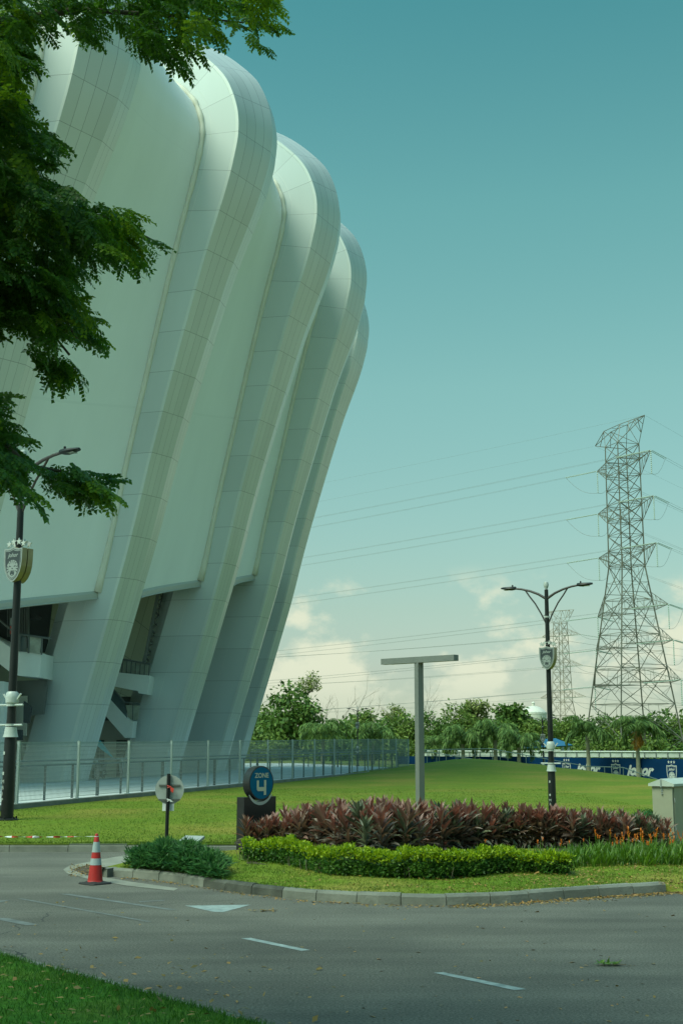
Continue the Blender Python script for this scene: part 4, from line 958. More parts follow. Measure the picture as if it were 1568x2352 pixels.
def string_(a, b, mb, r=.055, n=16):
    a, b = Vector(a), Vector(b); pts = []; rad = []
    for k in range(n*2+1): pts.append(a.lerp(b, k/(2*n))); rad.append(r if k % 2 else r*.35)
    mb.tube(pts, rad, 6)
def line_from(tip, d, span, sag, z2, twin, r, label, grp, ln=3.6, back=True):
    """a conductor leaving a cross-arm tip with its dead-end insulator, sagging to the next tower"""
    d = Vector(d).normalized(); perp = Vector((d.y, -d.x, 0)); end = tip + d*span
    def pt(t, o): p = tip.lerp(end, t); p.z = tip.z + (z2-tip.z)*t - 4*sag*t*(1-t); return p + perp*o
    t0 = ln/span; o = thing('power_line', pt(t0, 0), label, 'power line', grp)
    N = 28
    for off in ((-.22, .22) if twin else (0,)):
        MB().tube([pt(t0 + (1-t0)*(k/N)**1.5, off) for k in range(N+1)], r, 4).build('conductor', M['wire'], o)
    if ln > .6:
        mb = MB(); string_(pt(.15/span, -.12), pt(t0, -.16), mb); string_(pt(.15/span, .12), pt(t0, .16), mb); mb.build('insulator', M['insul'], o)
    return pt(t0, 0)
dl, dr = Vector((-40, 32, 0)), Vector((.615, .79, 0))
for tip, sg, z in tipsA:
    if z == 'e':
        line_from(tip, dl, 260, 3.2, tip.z, False, .008, 'thin earth wire running left from the tall pylon peak', 'power lines', .3); line_from(tip, dr, 240, 3.2, tip.z, False, .008, 'thin earth wire running right from the tall pylon peak', 'power lines', .3); continue
    lev = {36.8: 'highest', 31.2: 'second', 25.5: 'third', 18.0: 'fourth', 13.8: 'fifth', 9.2: 'lowest'}[z]; arm_ = 'near' if sg > 0 else 'far'
    e1 = line_from(tip, dl, 260, 3.9, z, True, .011, f'wires left from the {arm_} end of the tall pylon {lev} arm', 'power lines', 4.6)
    e2_ = line_from(tip, dr, 240, 3.9, z, True, .011, f'wires right from the {arm_} end of the tall pylon {lev} arm', 'power lines', 4.2)
    jp = thing('jumper_loop', tip, f'slack jumper loop under the {arm_} end of the tall pylon {lev} arm', 'jumper cable', 'jumper loops')
    mid = tip + Vector((0, 0, -2.9)); Q = []
    for k in range(17):
        f = k/16; q = (e1.lerp(mid, f*2) if f < .5 else mid.lerp(e2_, f*2-1)); q = q.copy(); q.z -= .75*math.sin(math.pi*((f*2) % 1)); Q.append(q)
    MB().tube(Q, .02, 4).build('cable', M['wire'], jp); mb = MB(); string_(tip, mid, mb, .085, 12); mb.build('insulator', M['insul'], jp)
for tip, sg, z in tipsB:
    if z == 'e': continue
    lev = {33.8: 'highest', 24.6: 'middle', 15.4: 'lowest'}[z]; arm_ = 'near' if sg > 0 else 'far'
    line_from(tip, (-.82, .30, 0), 330, 6, z+2, True, .02, f'faint wires left from the {arm_} end of the distant pylon {lev} arm', 'distant power lines', 8)
    line_from(tip, (.75, .45, 0), 300, 6, z, True, .02, f'faint wires right from the {arm_} end of the distant pylon {lev} arm', 'distant power lines', 8)
# ------------------------------------------------------------------ people and motorcycles behind the rails
def person(x, y, z, h, rz, shirt, label):
    t = thing('person', (x, y, z), label, 'person', world=False, rz=rz)
    k = h/1.7; me = bpy.data.meshes.new('body')
    J = [(0, 0, .92), (0, .01, 1.12), (0, .015, 1.34), (0, .0, 1.46), (0, -.01, 1.58), (.10, 0, .88), (.11, -.02, .48), (.11, .03, .07), (-.10, 0, .88), (-.12, .02, .48), (-.11, .03, .07), (.19, .01, 1.38), (.24, .02, 1.12), (.22, -.10, .90), (-.19, .01, 1.38), (-.25, .02, 1.12), (-.22, -.10, .90), (.11, -.10, .04), (-.11, -.10, .04), (0, -.015, 1.68)]
    E = [(0, 1), (1, 2), (2, 3), (3, 4), (0, 5), (5, 6), (6, 7), (0, 8), (8, 9), (9, 10), (2, 11), (11, 12), (12, 13), (2, 14), (14, 15), (15, 16), (7, 17), (10, 18), (4, 19)]
    rad = [.15, .14, .16, .06, .09, .09, .06, .045, .09, .06, .045, .06, .045, .032, .06, .045, .032, .04, .04, .075]
    me.from_pydata([(a*k, b*k, c*k) for a, b, c in J], E, []); ob = bpy.data.objects.new('body', me); COL.objects.link(ob)
    md = ob.modifiers.new('skin', 'SKIN'); ob.modifiers.new('sub', 'SUBSURF').levels = 1; ob.modifiers['sub'].render_levels = 2
    for i, v in enumerate(me.skin_vertices[0].data): v.radius = (rad[i]*k, rad[i]*k*.8 if i < 3 else rad[i]*k); v.use_root = (i == 0)
    dg = bpy.context.evaluated_depsgraph_get(); dg.update(); m2 = bpy.data.meshes.new_from_object(ob.evaluated_get(dg)); bpy.data.objects.remove(ob)
    for nm in ('skin', shirt, 'cloth_dark'): m2.materials.append(M[nm])
    for p in m2.polygons:
        z_ = p.center.z/k; p.material_index = 2 if z_ < .95 else (1 if z_ < 1.44 and (abs(p.center.x/k) < .25 and z_ > 1.05 or abs(p.center.x/k) < .18) else 0); p.use_smooth = True
    b_ = bpy.data.objects.new('body', m2); COL.objects.link(b_); b_.parent = t
    MB().lathe([(.03, 1.79), (.075, 1.77), (.10, 1.70), (.098, 1.62), (.085, 1.58)], (0, .012, 0), 14).build('hair', M['hair'], t, smooth=True)
    for c in t.children:
        if c.name.startswith('hair'): c.scale = (k, k, k)
    return t
p = at(1101, 1740, 116); person(p.x, p.y, -.95, 1.7, .3, 'shirt_red', 'person in an orange red shirt standing behind the mound handrail')
def motorbike(x, y, rz, label):
    t = thing('parked_motorcycle', (x, y, .34), label, 'motorcycle', 'motorcycles parked under the stadium', rz=rz, world=False)
    for wx in (-.62, .62):
        mb = MB(); mb.tube([(wx+.27*math.cos(R_(a)), 0, .29+.27*math.sin(R_(a))) for a in range(0, 361, 20)], .05, 8); w = mb.build('wheel', M['rubber'], t, smooth=True)
        mb = MB(); [mb.bar((wx, 0, .29), (wx+.24*math.cos(R_(a)), 0, .29+.24*math.sin(R_(a))), .02) for a in range(0, 360, 45)]; mb.build('spokes', M['galv'], w)
    MB().prism([(-.6, -.11, .55), (-.1, -.13, .42), (.35, -.12, .45), (.5, -.1, .8), (.3, -.1, .75), (.05, -.12, .62), (-.3, -.12, .72), (-.75, -.1, .78)], (0, .24, 0)).build('body', M['steel_dark'], t)
    MB().prism([(-.75, -.12, .79), (-.3, -.13, .73), (0, -.12, .76), (0, -.12, .84), (-.4, -.13, .86), (-.78, -.11, .88)], (0, .25, 0)).build('seat', M['rubber'], t)
    mb = MB(); mb.tube([(.62, .08, .29), (.45, .07, .95)], .025, 6); mb.tube([(.62, -.08, .29), (.45, -.07, .95)], .025, 6); mb.tube([(.36, -.35, 1.02), (.46, -.1, .98), (.46, .1, .98), (.36, .35, 1.02)], .018, 6); mb.build('fork', M['galv'], t)
    MB().lathe([(.02, -.06), (.09, -.02), (.1, .05), (.06, .06)], (.54, 0, .9), 12).build('headlight', M['white_met'], t, smooth=True)
    return t
p = onz(276, 1787, .34); m1 = motorbike(p.x, p.y, R_(-75), 'dark motorcycle with a pale headlight parked under the stair seen through the fence')
p = onz(228, 1790, .34); m2_ = copy_tree(m1); m2_.location = (p.x, p.y, .34); m2_.rotation_euler.z = R_(-100); m2_['label'] = 'dark motorcycle parked beneath the teal parasol seen through the fence'
t = thing('parasol', (p.x-.1, p.y+.4, .34), 'teal parasol tilted over a motorcycle behind the fence', 'parasol')
MB().tube([(p.x-.1, p.y+.4, .34), (p.x-.05, p.y+.3, 2.15)], .03, 8).build('pole', M['steel_dark'], t)
mb = MB(); ap_ = Vector((p.x-.05, p.y+.3, 2.3)); rim = [ap_ + Vector((.55*math.cos(R_(a)) + .15, .55*math.sin(R_(a)), -.45-.55*math.cos(R_(a))*.8)) for a in range(0, 360, 45)]
mb.add([ap_]+rim, [(0, 1+i, 1+(i+1) % 8) for i in range(8)]); mb.build('canopy', M['teal'], t)
# ------------------------------------------------------------------ planting on the island
HP = [onz(u, v, .15) for u, v in ((556, 1984), (640, 1990), (690, 2002), (750, 2017), (830, 2022), (930, 2024), (1010, 2025), (1100, 2019), (1180, 2012), (1250, 2014), (1312, 2016))]
def hedge_at(s):
    i = min(int(s*(len(HP)-1)), len(HP)-2); f = s*(len(HP)-1)-i; return HP[i].lerp(HP[i+1], f)
t = thing('hedge', (0, 20, .15), 'low bright green clipped hedge curving along the front of the island', 'hedge')
def hh(s): return .40 - .12*sstep(.6, 1, s) - .03*math.sin(s*31) - .05*sstep(.12, 0, s)
rows = []
for k in range(80):
    s = k/79; p = hedge_at(s); h = hh(s); w = .78 + .1*math.sin(s*17); e = .04*math.sin(s*53)
    rows.append([(p.x, p.y+.14+e, p.z+.06), (p.x, p.y+.07+e, p.z+h*.6), (p.x, p.y+.14+e, p.z+h*.86), (p.x, p.y+w*.5, p.z+h*.9), (p.x, p.y+w-.12, p.z+h*.86), (p.x, p.y+w-.06, p.z+.06)])
MB().grid(rows).build('hedge_core', M['leaf_shrub'], t, fix=False)
P, D, N, OLD = [], [], [], []
for k in range(16500):
    s = random.random(); p = hedge_at(s); h = hh(s); w = .78 + .1*math.sin(s*17); e = .04*math.sin(s*53); lump = .05*math.sin(s*88+1)+.03*math.sin(s*141)
    if random.random() < .56: y, z, n = random.random()*w, h*(.86+.16*random.random())+lump*.5, Vector((0, -.15, 1))
    else: y, z, n = random.uniform(-.03, .13)+e+lump*.6, h*random.random()**.65, Vector((0, -1, .35))
    d = Vector((random.gauss(0, .6), random.gauss(0, .6)-.25, .75+random.random()*.5)) if n.z > .5 else Vector((random.gauss(0, .6), -.6+random.gauss(0, .4), .5+random.gauss(0, .4)))
    if z < .07 and random.random() < .5: continue
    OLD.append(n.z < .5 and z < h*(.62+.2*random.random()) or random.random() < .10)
    P.append((p.x+random.gauss(0, .03), p.y+y, p.z+max(.02, z))); D.append(d); N.append(n + Vector((random.gauss(0, .5), random.gauss(0, .5), random.gauss(0, .3))))
n = len(P); V, F = leaves(np.array(P), np.array([tuple(d) for d in D]), np.array([tuple(d) for d in N]), RNG.uniform(.042, .074, n), RNG.uniform(.022, .034, n), .2)
OLD = np.array(OLD); V4 = V.reshape(-1, 4, 3)
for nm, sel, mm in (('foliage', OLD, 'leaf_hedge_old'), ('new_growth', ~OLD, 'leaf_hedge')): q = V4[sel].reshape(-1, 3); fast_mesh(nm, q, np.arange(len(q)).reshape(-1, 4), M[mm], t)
mb = MB()
for k in range(240):
    s = random.random(); p = hedge_at(s); x, y = p.x+random.gauss(0, .05), p.y+random.uniform(.06, .6); mb.bar((x, y, p.z-.02), (x+random.gauss(0, .04), y+random.gauss(0, .04), p.z+.2), .008)
mb.build('stems', M['twig'], t)
for u, v in ((592, 1951), (598, 1957), (1032, 1999), (1103, 1977), (1237, 1976), (1120, 1975), (780, 1972), (975, 1990)):
    c = at(u, v, hedge_at(min(1, max(0, (u-556)/756))).y + (.1 if v > 1985 else .3)); P = np.tile(np.array(c), (26, 1)); V, F = leaves(P, rnd_unit(26)+[0, -.2, .4], rnd_unit(26), RNG.uniform(.02, .034, 26), .016)
    fast_mesh('flower', V, F, M['flower_red'], t)
# dark strap leaved shrub
t = thing('shrub', (-2.5, 20.8, .15), 'dark green narrow leaved shrub mass beside the cone', 'shrub')
P, D, N = [], [], []
c0, c1 = onz(300, 1992, .15), onz(530, 1990, .15)
rows = []
for i in range(13):
    th = math.pi*i/12; rows.append([(c0.x+.18+(c1.x-c0.x-.36)*j/11, island_front(c0.x+.18+(c1.x-c0.x-.36)*j/11)+.66-.42*math.cos(th), .10+.30*math.sin(th)*min(1, .45+.5*math.sin(math.pi*(j+.6)/12.2)*1.2)) for j in range(12)])
MB().grid(rows).build('leaf_core', M['leaf_shrub'], t, fix=False)
for k in range(6500):
    f = random.random(); x = c0.x + (c1.x-c0.x)*f; th = random.uniform(.05, .98)*math.pi*.8; prof = min(1, .5+.55*math.sin(math.pi*min(1, max(0, f))))*(1+.12*math.sin(f*23))
    y = island_front(x)+.64 - .54*math.cos(th)*(.75+.3*prof); z = .13 + .37*math.sin(th)*prof
    P.append((x+random.gauss(0, .05), y+random.gauss(0, .03), z)); a = random.gauss(0, .7); D.append((a, -math.cos(th)*.7+random.gauss(0, .45), .65+random.gauss(0, .35))); N.append((random.gauss(0, .4), -.6, .7))
n = len(P); V, F = leaves(np.array(P), np.array(D), np.array(N), RNG.uniform(.09, .18, n), RNG.uniform(.020, .032, n), .25); fast_mesh('foliage', V, F, M['leaf_shrub'], t)
# clipped round bush by the cabinet
cb = at(1484, 1880, 29.5); t = thing('round_bush', (cb.x, cb.y, .15), 'small dark rounded bush behind the cream cabinet', 'bush')
d = rnd_unit(2200); d[:, 2] = np.abs(d[:, 2])*1.0 - .12; P = np.array([cb.x, cb.y, .25]) + d*[.46, .46, .52]*RNG.uniform(.8, 1.04, (2200, 1)); V, F = leaves(P, d+rnd_unit(2200)*.8, rnd_unit(2200)+d, RNG.uniform(.03, .06, 2200), .022)
fast_mesh('foliage', V, F, M['leaf_shrub'], t); MB().lathe([(.28, 0), (.38, .15), (.36, .32), (.22, .47), (.05, .53)], (cb.x, cb.y, .15), 14).build('leaf_core', M['leaf_shrub'], t)

def strip_leaf(mb, base, az, el, L, W, droop, seg=5, twist=0.0, mi=0):
    """arched strap leaf with a folded midrib"""
    pts = []; p = Vector(base); e = el; cross = Vector((-math.sin(az), math.cos(az), 0))
    for k in range(seg+1):
        f = k/seg; w = W*(.30+.70*math.sin(math.pi*min(1, .12+f*.62)))*(1 if f < .62 else max(0.03, (1-f)/.38)**.8)
        d = Vector((math.cos(az)*math.cos(e), math.sin(az)*math.cos(e), math.sin(e))); up = Vector((-math.cos(az)*math.sin(e), -math.sin(az)*math.sin(e), math.cos(e)))
        c = cross*math.cos(twist) + up*math.sin(twist)
        pts.append([p - c*w*.5 + up*w*.18, p.copy(), p + c*w*.5 + up*w*.18]); p = p + d*(L/seg); e -= droop/seg
    mb.grid(pts, mi)
def make_cordyline(seed, mat_, n=24):
    rs = random.Random(seed); t = thing('cordyline_plant', (0, 0, 0), 'x', 'plant', world=False)
    mb = MB(); ht = .62
    for k in range(n):
        f = (k+.5)/n; el = 1.42 - 1.0*(1-f)**.9 - (0 if f > .25 else .25) + rs.gauss(0, .10); az = k*2.4 + rs.gauss(0, .3)
        L = (.25 + .13*math.sin(math.pi*min(1, f*1.1)))*rs.uniform(.8, 1.2); strip_leaf(mb, (0, 0, ht*(.12+.88*f)), az, el, L, rs.uniform(.043, .068), rs.uniform(.35, 1.35)*(1.15-f*.85), 5, rs.gauss(0, .45), 1 if f > .66 or rs.random() < .12 else 0)
    mb.build('foliage', [mat_, M['leaf_cordt'] if mat_ is M['leaf_cord'] else mat_], t, smooth='all', fix=False)
    MB().tube([(0, 0, -.04), (.01, 0, ht*.5), (0, .01, ht)], [.014, .012, .010], 6).build('stem', M['twig'], t)
    return t
CR = [make_cordyline(k, M['leaf_cord'], 36+k % 3*4) for k in range(5)] + [make_cordyline(20, M['leaf_cordg'], 38)]
lt = 'dark red leaved cordyline plant in the dense bed behind the clipped hedge'; lg = 'greener leaved cordyline plant among the red ones behind the clipped hedge'
fline = [onz(u, v, .2) for u, v in ((566, 1957), (700, 1958), (800, 1968), (860, 1974), (960, 1966), (1060, 1955), (1200, 1945), (1400, 1940), (1520, 1938))]
fl = [(p.x, p.y) for p in fline]; pos = []; tries = 0
nx = 31
for j in range(9):
    for i in range(nx):
        x = fl[0][0] + (fl[-1][0]-fl[0][0])*(i+.5*(j % 2)+.25)/nx + random.gauss(0, .07); y0 = lerp_tab(x, fl); y = y0 + min(25.6-y0, 2.9)*(1 if x > -.6 else .6)*(j+random.uniform(.1, .9))/9
        u = 784 + FOC*x/y
        if abs(u-963) < 6 or u > 1518 and y > 24.6 or y > 24.85 and x < -.95: continue
        pos.append((x, y))
used = set()
for x, y in sorted(pos, key=lambda q: q[1]):
    u = 784 + FOC*x/y; hgt = lerp_tab(u, [(600, .74), (660, .90), (760, 1.06), (860, 1.10), (960, 1.04), (1060, .98), (1200, .92), (1400, .80), (1520, .66)])*random.uniform(.78, 1.14) + .02
    k = 5 if random.random() < .16 else random.randrange(5)
    o = CR[k] if k not in used else copy_tree(CR[k]); used.add(k); s = hgt/1.0
    o.location = (x, y, .185); o.scale = (s, s, s); o.rotation_euler = (random.gauss(0, .13), random.gauss(0, .13), random.random()*6.28); o['label'] = lg if k == 5 else lt; o['group'] = 'greener cordyline plants' if k == 5 else 'red cordyline plants'
def make_strap(seed, nfl, n=30):
    rs = random.Random(seed); t = thing('flowering_plant', (0, 0, 0), 'x', 'plant', world=False); mb = MB()
    for k in range(n): strip_leaf(mb, (rs.gauss(0, .07), rs.gauss(0, .06), -.02), rs.random()*6.28, rs.uniform(.95, 1.5), rs.uniform(.26, .46), rs.uniform(.018, .030), rs.uniform(.2, 1.1), 5)
    mb.build('foliage', M['leaf_strap'], t, smooth='all', fix=False)
    for k in range(nfl):
        x, y, z = rs.gauss(0, .1), rs.gauss(0, .07), rs.uniform(.40, .56); m2 = MB(); m2.tube([(x*.3, y*.3, 0), (x, y, z)], .005, 5)
        m2.build('flower_stalk', M['leaf_strap'], t); m3 = MB()
        for j in range(6): strip_leaf(m3, (x, y, z-.01+j*.012), j*2.1+rs.random(), rs.uniform(.6, 1.3), rs.uniform(.04, .065), .020, rs.uniform(-.3, .5), 4)
        m3.build('flower', M['flower'], t, fix=False)
    return t
ST = [make_strap(k, f) for k, f in enumerate((0, 0, 1, 2, 3))]; used = set(); pos = []
for i in range(6000):
    u = random.uniform(1080, 1640); x = (u-784)/FOC*22.2; y0 = lerp_tab(u, [(1080, 21.6), (1270, 21.6), (1300, 21.8), (1400, 21.85), (1640, 22.2)]); y = y0 + random.random()*lerp_tab(u, [(1080, .35), (1250, .9), (1400, 1.5), (1640, 1.7)])
    if all((x-a)**2+(y-b)**2 > .19**2 for a, b in pos): pos.append((x, y))
    if len(pos) > 105: break
for x, y in pos:
    u = 784 + FOC*x/y; r = random.random(); pf = .55 if u > 1400 else .22
    k = random.choice((2, 3, 4, 4)) if r < pf and y > 22.0 - (u > 1400)*.1 else random.choice((0, 1))
    o = ST[k] if k not in used else copy_tree(ST[k]); used.add(k); s = random.uniform(.68, .98); o.location = (x, y, .19); o.scale = (s, s, s); o.rotation_euler.z = random.random()*6.28
    o['label'] = 'orange flowering strap leaved plant in front of the red bed' if k >= 2 else 'green strap leaved plant without flowers in front of the red bed'; o['group'] = 'orange flowering plants' if k >= 2 else 'strap leaved plants'
# leafy twig dropped on the road
b = onz(1375, 2216, .01); t = thing('fallen_twig', b, 'fallen green leafy twig lying alone on the grey road', 'twig'); mb = MB(); mb.tube([b, b+Vector((.26, -.05, .01))], .005, 5); mb.build('stem', M['twig'], t)
P = np.array([tuple(b+Vector((random.uniform(-.06, .22), random.gauss(0, .03), .012))) for k in range(46)]); V, F = leaves(P, np.stack([RNG.normal(0, .5, 46)+.4, RNG.normal(0, .6, 46), RNG.uniform(0, .3, 46)], 1), np.tile([0, 0, 1.], (46, 1))+RNG.normal(0, .2, (46, 3)), RNG.uniform(.04, .08, 46), .028); fast_mesh('foliage', V, F, M['leaf_strap'], t)
b = onz(603, 2092, .01); t = thing('fallen_twig', b, 'small dry leafy twig lying on the white road triangle', 'twig'); MB().tube([b, b+Vector((.2, .02, .01))], .005, 5).build('stem', M['twig'], t)
P = np.array([tuple(b+Vector((random.uniform(-.16, .16), random.gauss(0, .03), .012))) for k in range(34)]); V, F = leaves(P, rnd_unit(34)*[1, 1, .2], np.tile([0, 0, 1.], (34, 1))+RNG.normal(0, .2, (34, 3)), RNG.uniform(.04, .07, 34), .025); fast_mesh('foliage', V, F, M['leaf_litter'], t)

# ------------------------------------------------------------------ trees beyond the lawn
def tree(name, x, y, z0, top, rx, lo, m, lab, cat='tree', nc=26, nl=95, ls=.42, grp='trees beyond the lawn', trunk=.2, seed=0, droop=.4, ry=None, tip=0.55):
    r = np.random.default_rng(seed*7+3); t = thing(name, (x, y, z0), lab, cat, grp); cz = (top+lo)/2; rz = (top-lo)/2; ry = ry or rx*.8
    c = r.normal(size=(nc, 3)); c /= np.linalg.norm(c, axis=1, keepdims=True); c *= r.uniform(.35, .92, (nc, 1)); cs = r.uniform(.20, .36, nc)
    C = np.array([x, y, cz]) + c*[rx, ry, rz]; Rr = cs*min(rx, rz)*1.25
    P = []; D = []; N = []
    for i in range(nc):
        q = r.normal(size=(nl, 3)); q /= np.linalg.norm(q, axis=1, keepdims=True); q *= r.uniform(.35, 1.15, (nl, 1))
        p = C[i] + q*Rr[i]*[1.15, 1.15, .8]; P.append(p); D.append(q + r.normal(0, .7, (nl, 3)) + [0, 0, -droop]); N.append(q*.8 + r.normal(0, .5, (nl, 3)) + [0, 0, .7])
    P = np.concatenate(P); D = np.concatenate(D); N = np.concatenate(N); n = len(P); L = r.uniform(.6, 1.35, n)*ls
    V, F = leaves(P, D, N, L, L*tip, .2); fast_mesh('crown', V, F, m, t)
    mb = MB(); hub = Vector((x, y, lo + rz*.35)); mb.tube([(x, y, z0-.3), (x+.03*rx, y, (z0+lo)/2), hub], [trunk, trunk*.8, trunk*.6], 8)
    for i in range(0, nc, 2):
        b_ = Vector(C[i]); mb.tube([hub - Vector((0, 0, rz*.2)), hub.lerp(b_, .5) + Vector((0, 0, -.05*rz)), b_], [trunk*.45, trunk*.25, trunk*.08], 5)
    mb.build('trunk', M['bark'], t); return t
def tz(v, Y): return HC + Y*math.tan(PIT + math.atan((1176-v)/FOC))
def tx(u, v, Y): return at(u, v, Y).x
TL = [(560, 1632, 100, 168, 't1'), (612, 1600, 66, 172, 't2'), (676, 1578, 140, 160, 't1b'), (706, 1543, 56, 166, 't3w'), (768, 1645, 92, 166, 't1'), (826, 1620, 62, 176, 't2'), (876, 1634, 84, 168, 't1'), (905, 1618, 40, 182, 't3w'), (940, 1640, 84, 166, 't2'), (1000, 1636, 96, 172, 't1'), (1058, 1612, 84, 178, 't2'), (1088, 1598, 60, 182, 't3'), (1130, 1640, 92, 166, 't1'), (1181, 1592, 62, 176, 't1b'), (1238, 1648, 84, 168, 't2'), (1300, 1640, 92, 175, 't2'), (1372, 1640, 96, 170, 't1'), (1432, 1646, 92, 168, 't2'), (1500, 1642, 104, 176, 't1'), (1546, 1630, 76, 182, 't2'), (1612, 1634, 100, 172, 't1')]
LAB = {'t1': 'dense deep green tree', 't2': 'mid green bushy tree', 't1b': 'large dark big leaved tree', 't3': 'pale airy tree', 't3w': 'thin wispy pale crowned tree'}
WH = ['behind the leaning stadium ribs', 'at the edge of the last stadium rib', 'the biggest crown just right of the stadium', 'the feathery top rising over the biggest crown', 'low and right of the biggest crown', 'above the mesh fence near its middle', 'left of the T shaped post above the fence', 'sparse top beside the T shaped post', 'just left of the T shaped post', 'just right of the T shaped post', 'with a pointed pale top right of the T shaped post', 'tallest pale top right of the T shaped post', 'low crown left of the round topped tree', 'round topped and standing above the tree line', 'left of the twin arm lamp below the white tank', 'behind the twin arm lamp', 'behind the orange fronded palm side, left leg of the tall pylon', 'under the middle of the tall pylon', 'under the right legs of the tall pylon', 'at the far right behind the tall pylon', 'at the right edge past the tall pylon']
for i, (u, v, w, Y, k) in enumerate(TL):
    m = {'t1': 'leaf_t1', 't2': 'leaf_t2', 't3': 'leaf_t3', 't1b': 'leaf_t1', 't3w': 'leaf_t3'}[k]; s = Y/FOC; top = tz(v, Y); lo = 1.2 if k in ('t1', 't2') else (1.6 if k != 't3w' else top-3.2)
    tree('tree', tx(u, v, Y), Y, -1.7, top, w*s*.62, lo-1.5 if k in ('t1', 't2', 't1b') else lo, M[m], f'{LAB[k]}, {WH[i]}', nc=30 if k != 't3w' else 13, nl=110 if k != 't3w' else 55, ls=.62 if k == 't1b' else (.46 if k != 't3w' else .34), seed=i, tip=.6 if k == 't1b' else .5, trunk=.22 if k != 't3w' else .10)
# understorey bushes and the mass of woodland behind
for i in range(17):
    u = 585+62*i + random.uniform(-14, 14); Y = random.uniform(148, 156); tree('bush', tx(u, 1690, Y), Y, -1.7, tz(random.uniform(1668, 1690), Y), 2.6, -1.6, M[random.choice(['leaf_t1', 'leaf_t2', 'leaf_t2'])], 'low green bush in the undergrowth below the tree line', 'bush', 14, 90, .42, 'bushes below the tree line', .08, 100+i)
P = []
for k in range(17000):
    x = random.uniform(-30, 75); y = random.uniform(186, 196); P.append((x, y, random.uniform(-1.7, 5.4 + 1.0*math.sin(x*.31)+.6*math.sin(x*.83))))
n = len(P); V, F = leaves(np.array(P), rnd_unit(n)+[0, -.3, -.3], rnd_unit(n)+[0, -.6, .5], RNG.uniform(.5, 1.0, n), .42); tag(fast_mesh('woodland', V, F, M['leaf_t1']), 'mass of dark woodland filling the gaps behind the nearer trees', kind='stuff')
# bare trees
def bare(u, v, Y, hgt, seed, lab):
    rs = random.Random(seed); top = tz(v, Y); x = tx(u, v, Y); t = thing('bare_tree', (x, Y, -1.7), lab, 'tree', 'bare trees in the tree line'); mb = MB()
    def grow(p, d, L, r, lv):
        q = p + d*L*.5 + Vector((rs.gauss(0, .06), 0, 0))*L; e = q + (d+Vector((rs.gauss(0, .12), rs.gauss(0, .1), .05)))*L*.5; mb.tube([p, q, e], [r, r*.8, r*.6], 5)
        if lv:
            for k in range(rs.choice((2, 3))): grow(e if k == 0 else q.lerp(e, rs.random()), (d + Vector((rs.gauss(0, .42), rs.gauss(0, .3), rs.uniform(-.05, .25)))).normalized(), L*rs.uniform(.5, .8), r*.55, lv-1)
    grow(Vector((x, Y, -1.9)), Vector((0, 0, 1)), (top+1.7)*.52, .09, 4); mb.build('branches', M['twig'], t)
bare(735, 1610, 158, 0, 1, 'bare leafless tree beside the biggest crown'); bare(818, 1612, 154, 0, 2, 'pale bare branching tree above the middle of the fence'); bare(950, 1598, 176, 0, 5, 'tall bare twiggy tree beside the T shaped post'); bare(985, 1620, 176, 0, 7, 'short bare twiggy tree right of the T shaped post')
# palms
def make_palm(seed, hgt, nf=19, dead=False):
    rs = random.Random(seed); t = thing('palm_tree', (0, 0, 0), 'x', 'palm', 'palms along the far side of the lawn', world=False)
    MB().tube([(0, 0, -.2), (.02, 0, hgt*.5), (0, 0, hgt)], [.23, .18, .15], 10).build('trunk', M['palm_trunk'], t, smooth=True); MB().tube([(0, 0, hgt), (0, 0, hgt+.5)], [.15, .08], 8).build('crownshaft', M['leaf_palm'], t, smooth=True)
    def frond(az, el, L, droop, m):
        P, D, N = [], [], []; p = Vector((0, 0, hgt+.35)); e = el; side = Vector((-math.sin(az), math.cos(az), 0)); spine = [p.copy()]; ns = 17
        for k in range(ns):
            d = Vector((math.cos(az)*math.cos(e), math.sin(az)*math.cos(e), math.sin(e))); p = p + d*L/ns; e -= droop/ns*(.5+1.0*k/ns); spine.append(p.copy())
            if k < 2: continue
            for sg in (-1, 1):
                for j in range(3):
                    P.append(tuple(p - d*L/ns*j/3)); q = d*.55 + side*sg*rs.uniform(.35, .95) + Vector((0, 0, rs.uniform(-1.0, .15))); D.append(tuple(q)); N.append((rs.gauss(0, .3), rs.gauss(0, .3), 1))
        n = len(P); LL = np.array([.82*math.sin(math.pi*min(1, .18+.8*(i/n))) * rs.uniform(.8, 1.15) for i in range(n)]); V, F = leaves(np.array(P), np.array(D), np.array(N), LL, .085, .35)
        o = fast_mesh('frond', V, F, m, t); MB().tube(spine, [.03*(1-.8*i/ns) for i in range(ns+1)], 4).build('midrib', m, o)
    for k in range(nf): frond(k*2.4+rs.gauss(0, .2), rs.uniform(.15, 1.4), rs.uniform(2.2, 3.1), rs.uniform(1.9, 3.5), M['leaf_palm'])
    if dead: frond(-1.9, -.9, 2.0, .7, M['leaf_dead']); frond(-1.3, -.8, 1.7, .8, M['leaf_dead'])
    return t
pm = [make_palm(3, 4.7), make_palm(9, 5.0, 20, True), make_palm(5, 3.4)]
pl_ = [(1348, 1683, 112, 0, 'palm with a bare trunk before the blue hoarding, nearest the twin arm lamp'), (1461, 1672, 110, 1, 'palm with a hanging orange dead frond before the blue hoarding'), (1062, 1700, 124, 2, 'palm with a yellow green top right of the T shaped post'), (1136, 1690, 124, 2, 'drooping palm beside the end of the mound handrail'), (1190, 1708, 119, 2, 'low drooping palm at the left end of the blue hoarding'), (742, 1688, 128, 2, 'palm behind the mesh fence nearest the stadium'), (855, 1695, 126, 2, 'palm behind the mesh fence left of the T shaped post'), (1000, 1712, 127, 2, 'short palm close beside the T shaped post')]
used = set()
